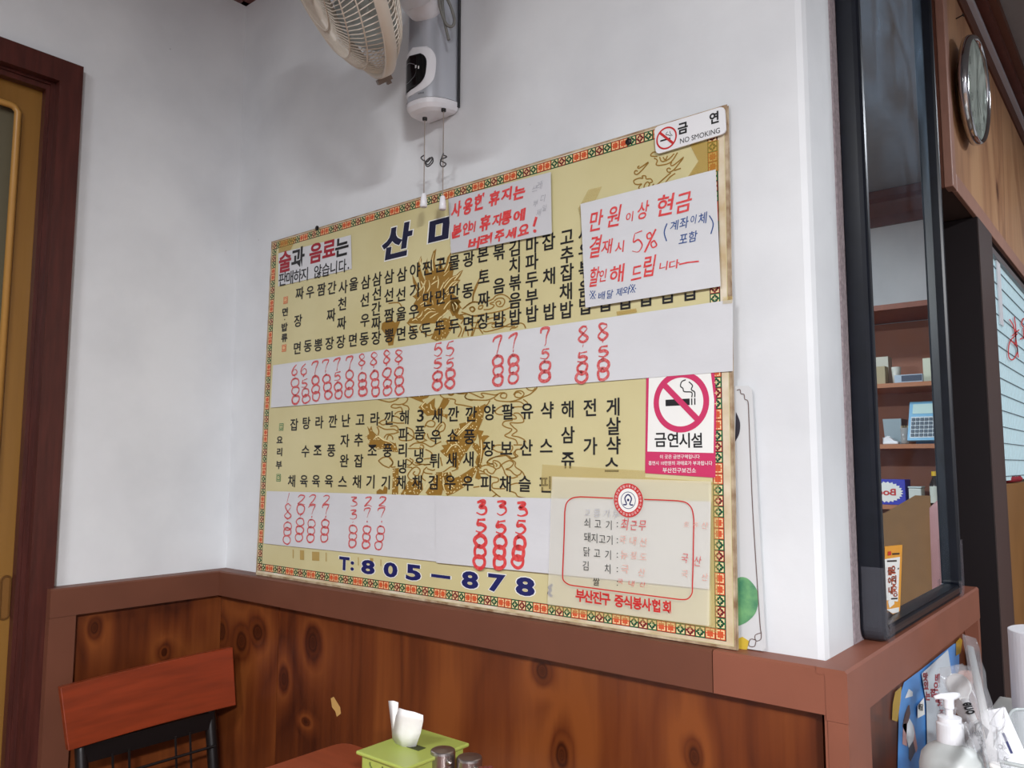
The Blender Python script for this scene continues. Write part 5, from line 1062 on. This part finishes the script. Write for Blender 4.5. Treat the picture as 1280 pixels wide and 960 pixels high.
x0, x1, zt_ = onshelf(1161, 1172, z3_, 589, YS + .03); cxm = (x0 + x1) / 2; rr_ = (x1 - x0) / 2 + .006; hb = zt_ - z3_
t = thing('sauce_bottle', 'small bottle with a yellow cap and white label low in the mirror', 'bottle', (cxm, YS + .06, z3_ + e))
MB().lathe([(0, 0), (rr_, 0), (rr_, hb * .62), (rr_ * .45, hb * .82), (rr_ * .45, hb * .86), (0, hb * .86)], (cxm, YS + .06, z3_ + e), n=24).build('bottle_body', mat('bottle_dark', (50, 42, 40), .15), t, smooth=True)
MB().lathe([(0, 0), (rr_ * .62, 0), (rr_ * .6, hb * .13), (0, hb * .13)], (cxm, YS + .06, z3_ + e + hb * .86), n=24).build('cap', mat('cap_yellow', (220, 178, 40), .4), t)
MB().lathe([(rr_ * 1.01, hb * .08), (rr_ * 1.02, hb * .09), (rr_ * 1.02, hb * .55), (rr_ * 1.01, hb * .56)], (cxm, YS + .06, z3_ + e), n=24).build('label', mat('label_pale', (200, 206, 196), .5), t)
x0, x1, zt_ = onshelf(1136, 1152, z3_, 608, YS + .03); t = thing('storage_tub', 'small pale plastic tub between the blue carton and the bottle in the mirror', 'tub', ((x0 + x1) / 2, YS + .06, z3_ + e))
MB().box(x0, x1, YS + .02, YS + .09, z3_ + e, zt_ - .008).build('tub_body', mat('tub_white', (206, 212, 206), .4), t, bevel=.004); MB().box(x0 - .002, x1 + .002, YS + .018, YS + .092, zt_ - .007, zt_).build('lid', mat('tub_lid', (190, 206, 208), .4), t, bevel=.002)
# big kraft box standing between mirror and shelves
YK = 1.9; kx0, kz1 = vx(1104, 641, YK); kx1, kz2 = vx(1160, 620, YK); kx2, kz3 = vx(1184, 620, YK); kxm, _ = vx(1141, 618, YK)
ct = thing('counter', 'low wooden counter under the kraft carton seen in the mirror', 'counter', ((kx0 + kx2) / 2, YK + .2, 0))
bx('counter_body', SHW, kx2 - .25, kx0 + .35, YK - .14, YK + .40, 0, .45, parent=ct); bx('worktop', mat('worktop_tan', (170, 130, 90), .4), kx2 - .26, kx0 + .36, YK - .16, YK + .42, .451, .48, parent=ct)
kb = thing('kraft_carton', 'large open brown carton filling the lower half of the mirror', 'box', ((kx1 + kx0) / 2, YK + .12, .481))
KM = mat('kraft_board', (150, 112, 70), .7, noise=.08)
MB().prism([(kx0 + .2, YK + .03, .4815), (kx1, YK + .03, .4815), (kx1, YK + .03, kz2), (kxm, YK + .03, kz2), (kx0, YK + .03, kz1), (kx0 + .2, YK + .03, kz1 - .08)], (0, .004, 0)).build('front_wall', KM, kb)
bx('back_wall', KM, kx1, kx0 + .2, YK + .30, YK + .304, .4815, kz1 - .06, parent=kb); bx('side_wall', KM, kx1, kx1 + .004, YK + .0345, YK + .2995, .4815, kz1 - .04, parent=kb)
pk = thing('pink_sack', 'dusty pink wrapped sack beside the open brown carton in the mirror', 'sack', (kx1 - .08, YK + .15, .481))
sx0 = kx2 - .16; sx1 = kx1 - .006
MB().lathe([(0, 0), (.07, 0), (.078, .05), (.078, .3), (.074, kz3 - .52), (.04, kz3 - .485), (0, kz3 - .482)], (kx1 - .086, YK - .04, .4815), n=20).build('sack_body', mat('dusty_pink', (166, 122, 122), .6, noise=.15, nscale=12, bump=.5), pk, smooth=True)
MB().lathe([(.041, 0), (.045, .004), (.041, .008)], (kx1 - .086, YK - .04, kz3 - .012), n=20).build('tie', WHPL, pk)

# ------------------------------------------------------------------ chair at the left
CXc = .10
def cpt(u, v, x): return at(u, v, 0, x)
tl = cpt(72, 858, .11); tr_ = cpt(287, 808, .11); bl = cpt(82, 937, .135); br_ = cpt(291, 880, .135)
chair = thing('dining_chair', 'dining chair with glossy red-brown wooden back on a dark metal frame', 'chair', (.3, -.23, 0))
y0c, y1c = (tl[1] + bl[1]) / 2, (tr_[1] + br_[1]) / 2; zt_, zb_ = (tl[2] + tr_[2]) / 2, (bl[2] + br_[2]) / 2
mb = MB(); NN = 12; V = []
for side in (0, 1):
    for i in range(NN + 1):
        f = i / NN; bow = -.022 * (1 - (2 * f - 1) ** 2)
        for k, (x, z0, z1) in enumerate(((.11, tl[2], tr_[2]), (.135, bl[2], br_[2]))):
            y = (tl[1] + (tr_[1] - tl[1]) * f) if k == 0 else (bl[1] + (br_[1] - bl[1]) * f)
            V.append((x + bow * .5 + side * .014, y, z0 + (z1 - z0) * f))
M_ = 2 * (NN + 1); fs = []
for i in range(NN): fs += [(2 * i, 2 * i + 1, 2 * i + 3, 2 * i + 2), (M_ + 2 * i, M_ + 2 * i + 2, M_ + 2 * i + 3, M_ + 2 * i + 1), (2 * i, 2 * i + 2, M_ + 2 * i + 2, M_ + 2 * i), (2 * i + 1, M_ + 2 * i + 1, M_ + 2 * i + 3, 2 * i + 3)]
fs += [(0, M_, M_ + 1, 1), (2 * NN, 2 * NN + 1, M_ + 2 * NN + 1, M_ + 2 * NN)]
mb.add(V, fs); mb.build('backrest', CHAIRW, chair, bevel=.0015)
def post_(y): return [(.100, y, zb_ + .06), (.124, y, zb_ - .02), (.165, y, .44), (.14, y, .2), (.11, y, .001)]
yl, yr = bl[1] + .035, br_[1] - .05
for y in (yl, yr): MB().tube(post_(y), .0125, 10).build('back_leg', DARKM, chair, smooth=True)
for y in (yl, yr): MB().tube([(.53, y, .44), (.55, y, .001)], .0115, 10).build('front_leg', DARKM, chair, smooth=True)
MB().add([(x_, y_, z_ + (y_ - yl) / (yr - yl) * .0) for x_ in (.122, .136) for y_ in (yl, yr) for z_ in (zb_ - .040, zb_ - .004)], [(0, 1, 3, 2), (4, 6, 7, 5), (0, 4, 5, 1), (2, 3, 7, 6), (0, 2, 6, 4), (1, 5, 7, 3)]).build('back_bar', DARKM, chair); MB().tube([(.150, yl, zb_ - .075), (.150, yr, zb_ - .075)], .003, 6).build('back_rod', DARKM, chair); 
for f in (.2, .32, .68, .8): y = yl + (yr - yl) * f; MB().tube([(.139, y, zb_ - .034), (.162, y, .47)], .0028, 6).build('back_rod', DARKM, chair)
MB().box(.165, .56, yl - .02, yr + .02, .44, .475).build('seat', mat('seat_vinyl', (60, 34, 26), .5), chair, bevel=.012)

# ------------------------------------------------------------------ table against the menu wall
TZ = .705; tb = thing('dining_table', 'red-brown wooden dining table against the panelled wall', 'table', (1.1, -.42, 0))
tx0, tx1, ty0, ty1 = .66, 1.38, -.95, -.145
MB().prism([(p[0], p[1], TZ - .025) for p in rrect([(tx0, ty0), (tx1, ty0), (tx1, ty1), (tx0, ty1)], .03)], (0, 0, .025)).build('tabletop', TABLEW, tb, bevel=.002)
for x in (tx0 + .07, tx1 - .07):
    for y in (ty0 + .07, ty1 - .07): MB().box(x - .02, x + .02, y - .02, y + .02, .001, TZ - .026).build('leg', DARKM, tb)
# tissue box
TB = .79; q4 = [at(445, 938, 2, TB), at(568, 927, 2, TB)]; bx0, by0, bx1, by1 = .905, -.322, 1.013, -.190
tx = thing('tissue_box', 'lime green tissue box with a white tissue sticking out on the table', 'tissue box', ((bx0 + bx1) / 2, (by0 + by1) / 2, TZ + .001))
MB().box(bx0 + .006, bx1 - .006, by0 + .006, by1 - .006, TZ + .001, TB - .006).build('box_body', GREEN, tx, bevel=.003)
lid = MB().box(bx0, bx1, by0, by1, TB - .0055, TB).build('lid', GREEN, tx, bevel=.002)
MB().box(bx0 + .045, bx1 - .035, by0 + .058, by1 - .058, TB + .0003, TB + .0006).build('slot', mat('slot_dark', (60, 66, 30), .6), lid)
sl = [(bx1 - .0062, by0 + .05 + .012 * math.cos(t), TB - .022 + .008 * math.sin(t)) for t in [PI + PI * k / 10 for k in range(11)]]
sl2 = [(bx0 + .04 + .014 * math.cos(t), by0 + .0052, TB - .012 + .010 * math.sin(t)) for t in [PI + PI * k / 10 for k in range(11)]]
MB().tube(sl2, .0012, 6).build('front_notch', mat('notch_dark', (96, 104, 44), .5), tx)
# tissue: two folded leaves rising from the slot
def leaf_(pts, name):
    """pts: rows bottom to top, each a list of photo pixels on a vertical plane through the slot"""
    V = []; nr = len(pts); nc = len(pts[0])
    for j, row in enumerate(pts):
        for i, (u, v, yy) in enumerate(row): V.append(tuple(at(u, v, 1, yy)))
    MB().add(V, [(j * nc + i, j * nc + i + 1, (j + 1) * nc + i + 1, (j + 1) * nc + i) for j in range(nr - 1) for i in range(nc - 1)]).build(name, TISSUE, tx, smooth=True, solid=.0005)
leaf_([[(494, 931, -.262), (503, 934, -.266), (512, 934, -.262), (520, 933, -.256)], [(491, 915, -.264), (503, 917, -.272), (514, 918, -.262), (526, 916, -.258)], [(495, 895, -.268), (505, 897, -.276), (516, 899, -.266), (529, 901, -.262)], [(499, 885, -.272), (508, 888, -.278), (518, 890, -.268), (529, 894, -.262)]], 'tissue')
leaf_([[(491, 927, -.255), (495, 929, -.259), (499, 931, -.256)], [(489, 905, -.258), (493, 906, -.264), (497, 908, -.26)], [(485.5, 876, -.262), (492, 876, -.268), (498, 878, -.262)]], 'tissue')
# two steel lidded pots
for (u, v, du, lb) in ((550, 933, 15.5, 'steel lidded seasoning pot touching the green tissue box'), (580.5, 941, 16, 'steel lidded seasoning pot right of the other pot')):
    zt_ = .795 if u == 550 else .788; c_ = at(u, v, 2, zt_); dep = (c_ - CAM) @ FW; r_ = du * dep / F_PX; x, y = c_[0] + (.012 if u == 550 else .016), c_[1] - .006
    t = thing('seasoning_pot', lb, 'pot', (x, y, TZ + .001), 'steel seasoning pots')
    MB().lathe([(0, 0), (r_ * .93, 0), (r_ * .95, .004), (r_ * .95, zt_ - TZ - .03), (0, zt_ - TZ - .03)], (x, y, TZ + .001), n=36).build('pot_body', STEEL, t, smooth=False)
    l_ = MB().lathe([(r_ * .96, -.028), (r_, -.028), (r_, -.004), (r_ * .97, -.001), (r_ * .9, .0), (0, .001)], (x, y, zt_), n=40).build('lid', STEEL, t, smooth=False)
    a = -.35; hx, hy = x + r_ * math.cos(a), y + r_ * math.sin(a)
    MB().lathe([(0, -.004), (.004, -.003), (.0045, 0), (.003, .004), (0, .005)], (hx + .003, hy - .001, zt_ - .012), (math.cos(a), math.sin(a), 0), 14).build('knob', STEEL, l_, smooth=True)
# chopstick ends
cht = thing('chopstick_case', 'dark red chopstick ends low beside the steel pots', 'chopsticks', (1.10, -.30, TZ + .001))
for k in range(3):
    c_ = at(601 + k * 6, 962 - k * .5, 1, -.30); MB().tube([(c_[0], -.30, TZ + .002), (c_[0], -.30, c_[2] + .003)], .0032, 8).build('chopstick', mat('chopstick_red', (110, 48, 44), .35), cht)

# ------------------------------------------------------------------ right corner: posters, bottle, cutlery, roll
PX_ = X1 + .0125
QS = lambda x: Surf(lambda u, v, o: tuple(at(u, v, 0, x + o)))
po = thing('blue_poster', 'blue poster with a standing figure under the right ledge', 'poster', (PX_ + .001, .4, .8))
Sq = QS(PX_ + .0008); mb = MB(); Sq.poly(mb, [(1121, 1000), (1124, 873), (1130, 853), (1150, 838), (1192, 805), (1199, 803), (1199, 835), (1160, 1000)], 0); mb.build('poster_sheet', mat('poster_blue', (84, 148, 216), .4), po)
mb = MB(); Sq.poly(mb, [(1131, 873), (1136, 861), (1141, 865), (1141, 870)], .0006, 0); Sq.poly(mb, [(1133, 922), (1134, 905), (1137, 898), (1141, 905), (1143, 916), (1142, 925), (1136, 935)], .0006, 0)
Sq.poly(mb, [(1128, 908), (1131, 893), (1135, 882), (1137, 881), (1138, 892), (1136, 900), (1133, 918)], .0005, 1); Sq.poly(mb, [(1128, 930), (1129, 905), (1133, 904), (1134, 933)], .0005, 2); Sq.poly(mb, [(1142, 905), (1147, 935), (1145, 941), (1141, 925)], .0005, 2); Sq.poly(mb, [(1136, 934), (1142, 926), (1144, 940), (1138, 952), (1136, 948)], .0004, 3)
mb.build('poster_print', [mat('poster_white', (222, 226, 230), .5), mat('poster_hair', (96, 72, 72), .5), mat('poster_skin', (206, 160, 158), .5), mat('poster_grey', (88, 94, 108), .5)], po)
for P in ([(1116, 880), (1119, 865), (1127, 858), (1126, 875), (1122, 902), (1115, 900)], [(1195, 803), (1200, 797), (1203, 800), (1201, 816), (1195, 820)]):
    mb = MB(); Sq.poly(mb, P, .0012); mb.build('amber_tape', mat('tape_amber_strong', (196, 156, 44), .25, alpha=.8), po)
lf = thing('red_lettered_leaflet', 'pale leaflet with red lettering overlapping the blue poster', 'leaflet', (PX_ + .004, .45, .8))
Sl = QS(PX_ + .0035); mb = MB(); Sl.poly(mb, [(1152, 842), (1185, 812), (1190, 845), (1188, 960), (1160, 990), (1158, 880)], 0); mb.build('leaflet_sheet', mat('leaflet_pale', (206, 216, 224), .4), lf)
mb = MB()
for ch, u, v in zip('맛있는집으로', (1157, 1158, 1160, 1166, 1170, 1175), (846, 857, 870, 866, 858, 877)): Sl.fit(mb, ch, u, v, 6, -11, .0006, .04)
for ch, u, v in zip('배달주문', (1172, 1172, 1177, 1177), (848, 872, 893, 905)): Sl.fit(mb, ch, u, v, 6, -12, .0006, .03)
mb.build('leaflet_lettering', mat('print_maroon', (160, 52, 66), .5), lf)
mb = MB(); Sl.poly(mb, [(1147, 882), (1155, 872), (1156, 893), (1147, 898)], .0008, 0); Sl.fit(mb, '배달', 1151, 884, 6, -9, .0012, .03, 1); mb.build('price_tag_print', [WHITEP, BLACK], lf)

# side table below the frame that carries the bottle, tray and roll
TZ2 = .735
t2 = thing('side_table', 'white topped side table below the right ledge holding the bottle and tray', 'table', (1.85, .15, 0))
MB().box(1.56, 2.2, -.25, .84, TZ2 - .025, TZ2).build('tabletop', mat('side_top', (200, 198, 192), .4), t2, bevel=.003)
for x in (1.60, 2.16):
    for y in (-.2, .78): MB().box(x - .018, x + .018, y - .018, y + .018, .001, TZ2 - .026).build('leg', DARKM, t2)
# sanitizer bottle
bc = CAM + 1.0 * (FW + RT * (1187 - 640) / F_PX + UP * (480 - 900) / F_PX); bxx, byy = bc[0], bc[1]
bo = thing('pump_bottle', 'frosted white pump bottle in front of the wrapped spoons', 'bottle', (bxx, byy, TZ2 + .001))
zc = lambda v: (CAM + 1.0 * (FW + RT * (1187 - 640) / F_PX + UP * (480 - v) / F_PX))[2]
zsh = zc(929); zcol = zc(897); zhead = zc(872); z0 = TZ2 + .001
FRO = mat('frosted_plastic', (214, 218, 216), .35, alpha=.75)
MB().lathe([(0, 0), (.034, 0), (.037, .004), (.037, zsh - z0 - .028), (.034, zsh - z0 - .014), (.026, zsh - z0 - .004), (.015, zsh - z0 + .002), (.0135, zsh - z0 + .006), (0, zsh - z0 + .006)], (bxx, byy, z0), n=40).build('bottle_body', FRO, bo, smooth=True)
MB().lathe([(0, 0), (.0155, 0), (.0155, .022), (.0135, .024), (.0135, .030), (.006, .032), (0, .032)], (bxx, byy, zsh + .003), n=32).build('pump_collar', WHPL, bo, smooth=False)
MB().lathe([(.0045, 0), (.0045, .012), (.006, .014), (.006, zhead - zcol - .004), (.0065, zhead - zcol), (0, zhead - zcol)], (bxx, byy, zcol - .002), n=20).build('pump_stem', WHPL, bo, smooth=False)
hd = MB(); 
RTh = np.array([RT[0], RT[1], 0]); RTh /= np.linalg.norm(RTh); c_ = np.array([bxx, byy, zhead])
hd.tube([tuple(c_ - RTh * .018 + np.array([0, 0, -.001])), tuple(c_ - RTh * .010 + np.array([0, 0, .001])), tuple(c_), tuple(c_ + RTh * .008 + np.array([0, 0, .0015])), tuple(c_ + RTh * .014 + np.array([0, 0, .003]))], [.0022, .0035, .0055, .0045, .0025], 12)
hd.build('pump_head', WHPL, bo, smooth=True)
mb = MB(); T_ = Surf(lambda a, b, o: (bxx + .0375 * math.sin(a / .0375 - .9) , byy - .0375 * math.cos(a / .0375 - .9), b)); T_.fit(mb, '손소독', .02, zsh - .035, .03, .012, 0, .02); T_.fit(mb, '겔', .012, zsh - .05, .01, .01, 0, .02); mb.build('label_print', T_OR, bo)
# clear tray with wrapped cutlery
TRX, TRY = 1.80, .12
ty = thing('cutlery_tray', 'clear plastic tray holding wrapped spoons behind the pump bottle', 'tray', (TRX, TRY, TZ2 + .001))
CLT = mat('clear_tray_plastic', (214, 220, 222), .15, alpha=.35); mb = MB(); zr_ = at(1250, 952, 1, .0)[2]
RRt = rrect([(1.668, .0), (1.95, .0), (1.95, .26), (1.668, .26)], .03); nn = len(RRt)
mb.add([(p[0], p[1], z) for z in (TZ2 + .0015, zr_) for p in RRt], [(i, (i + 1) % nn, nn + (i + 1) % nn, nn + i) for i in range(nn)] + [tuple(range(nn))]); mb.build('tray_wall', CLT, ty, solid=.0012)
MB().tube([(p[0], p[1], zr_) for p in RRt], .0022, 6, closed=True).build('tray_rim', mat('tray_rim_grey', (190, 196, 196), .25), ty, smooth=True)
PLW = mat('wrap_film', (226, 226, 230), .1, alpha=.2, spec=.8); SPN = mat('spoon_white', (232, 230, 228), .35)
def ribbon3(mb, pts, w, nrm=(1, -.5, 0)):
    P = [np.array(p, float) for p in pts]; V = []; nr = np.array(nrm, float)
    for i, p in enumerate(P):
        t = P[min(i + 1, len(P) - 1)] - P[max(i - 1, 0)]; s_ = np.cross(t, nr); s_ /= np.linalg.norm(s_) + 1e-9; ww = w[i] if isinstance(w, (list, tuple)) else w; V += [tuple(p + s_ * ww), tuple(p - s_ * ww)]
    mb.add(V, [(2 * i, 2 * i + 1, 2 * i + 3, 2 * i + 2) for i in range(len(P) - 1)])
def spoon(name, label, tip, end, xx, xe, rx=9.5, text=None, wrap=True, bowl=True, fw=1.0):
    """wrapped plastic spoon: bowl tip and handle end given on planes x = xx and x = xe"""
    A_ = at(*tip, 0, xx); B_ = at(*end, 0, xe); t = thing(name, label, 'spoon', tuple(B_), 'wrapped plastic spoons in the tray')
    ax_ = B_ - A_; Ls = np.linalg.norm(ax_); ax_ /= Ls; nr = np.array([.25, -.95, .15]); nr -= ax_ * (nr @ ax_); nr /= np.linalg.norm(nr); sd = np.cross(ax_, nr)
    V = []; NB_, NA = 9, 10
    for i in range(NB_ + 1):
        f = i / NB_; hw_ = .0165 * math.sqrt(max(.02, 1 - (2 * min(f, .93) - .93) ** 2 / .9)) if f < .95 else .006
        for j in range(NA + 1):
            g = 2 * j / NA - 1; V.append(tuple(A_ + ax_ * f * .052 + sd * hw_ * g - nr * .007 * (1 - g * g) * math.sin(PI * f)))
    mb = MB(); mb.add(V, [(i * (NA + 1) + j, i * (NA + 1) + j + 1, (i + 1) * (NA + 1) + j + 1, (i + 1) * (NA + 1) + j) for i in range(NB_) for j in range(NA)])
    if not bowl: mb = MB()
    mb.obox(A_ + ax_ * (.052 + Ls) / 2, ax_ * (Ls - .052) / 2, sd * .0045, nr * .0012); mb.build('spoon_body', SPN, t, smooth=False, solid=.0012)
    for p_ in t.children[-1].data.polygons: p_.use_smooth = True
    if wrap:
        mb = MB(); P = [A_ - ax_ * .012 + ax_ * (Ls + .012) * k / 8 + nr * (.004 + .002 * (k % 2)) for k in range(9)]; ribbon3(mb, P, [w_ * fw for w_ in (.018, .020, .018, .020, .016, .018, .016, .016, .015)], nr); mb.build('film_wrap', PLW, t, smooth=True, solid=.0004)
    if text:
        T_ = Surf(lambda a, b, o: tuple(A_ + ax_ * (.07 + a) + sd * b + nr * (.0075 + o))); mb = MB()
        for s_, a, w_ in text: T_.fit(mb, s_, a, 0, w_, .012, 0, .03)
        mb.build('wrap_lettering', BLACK, t)
spoon('wrapped_spoon', 'white plastic spoon in printed film leaning behind the pump bottle head', (1192, 842), (1249, 975), 1.585, 1.662, text=[('eno', .006, .022), ('쿡스푼', .062, .03)])
spoon('wrapped_spoon', 'white wrapped spoon standing tallest against the wooden panel', (1211, 800), (1244, 960), 1.575, 1.70, wrap=True, bowl=False, fw=.6)
spoon('wrapped_spoon', 'peach coloured wrapped spoon half hidden behind the white spoon', (1208, 838), (1240, 975), 1.545, 1.635)
for o in [c for c in bpy.data.objects if c.name.startswith('spoon_body.002')]: o.data.materials[0] = mat('spoon_peach', (224, 168, 146), .4)
# paper sleeve of cutlery
A_ = at(1240, 887, 0, 1.66); B_ = at(1285, 990, 0, 1.70); t = thing('cutlery_sleeve', 'long white paper cutlery sleeve leaning at the right of the tray', 'sleeve', tuple(B_))
ax_ = (B_ - A_); Ls = np.linalg.norm(ax_); ax_ /= Ls; nr = np.array([.3, -.93, .15]); nr -= ax_ * (nr @ ax_); nr /= np.linalg.norm(nr); sd = np.cross(ax_, nr)
MB().obox(A_ + ax_ * Ls / 2, ax_ * Ls / 2, sd * .016, nr * .0022).build('paper_sleeve', mat('sleeve_white', (226, 226, 230), .5), t, bevel=.001)
T_ = Surf(lambda a, b, o: tuple(A_ + ax_ * a + sd * b + nr * (.0026 + o))); mb = MB()
T_.poly(mb, [(.030, -.002), (.055, -.002), (.055, .001), (.030, .001)], 0, 0); T_.disc(mb, .045, .009, .003, 0, 1, 12, r0=.002)
for k in range(3): T_.fit(mb, '수저세'[k], .06 + k * .012, .009, .007, .006, 0, 0, 1)
mb.build('sleeve_print', [NAVY, BLACK], t)
# crumpled film packets filling the tray
rf = random.Random(11)
for k, (u, v, x) in enumerate(((1178, 905, 1.56), (1208, 925, 1.645), (1232, 915, 1.69), (1176, 862, 1.535))):
    c_ = at(u, v, 0, x); mb = MB(); V = []; NA = 9
    for i in range(NA):
        for j in range(NA): V.append((c_[0] + rf.uniform(-.004, .004) + .002 * i, c_[1] - .02 + .04 * i / (NA - 1) + rf.uniform(-.003, .003), c_[2] - .03 + .055 * j / (NA - 1) + rf.uniform(-.003, .003)))
    mb.add(V, [(i * NA + j, i * NA + j + 1, (i + 1) * NA + j + 1, (i + 1) * NA + j) for i in range(NA - 1) for j in range(NA - 1)])
    lbs = ['crumpled clear film packet at the left of the spoons', 'crumpled clear film packet between the spoons', 'crumpled clear film packet at the right of the spoons', 'crumpled clear film packet above the pump bottle against the leaflet']
    tag(mb.build('film_packet', PLW, smooth=True, solid=.0004), lbs[k], 'packet', 'clear film packets in the tray')
# paper roll
rl = at(1261, 790, 1, .56); RR_ = .062; rx = rl[0] + RR_ * .98; zt_ = at(1285, 786, 1, .56)[2]
ro = thing('paper_roll', 'tall white paper roll standing at the right edge by the dark post', 'roll', (rx, .56, TZ2 + .001))
MB().lathe([(.022, 0), (RR_, 0), (RR_, zt_ - TZ2 - .002), (RR_ - .002, zt_ - TZ2 - .001), (.022, zt_ - TZ2 - .001), (.022, 0)], (rx, .56, TZ2 + .001), n=48).build('paper_body', mat('roll_paper', (222, 218, 222), .7, bump=.15, nscale=30), ro, smooth=False)
MB().lathe([(.019, 0), (.0215, 0), (.0215, zt_ - TZ2 - .004), (.019, zt_ - TZ2 - .004), (.019, 0)], (rx, .56, TZ2 + .0015), n=32).build('card_core', mat('core_grey', (120, 110, 104), .8), ro)
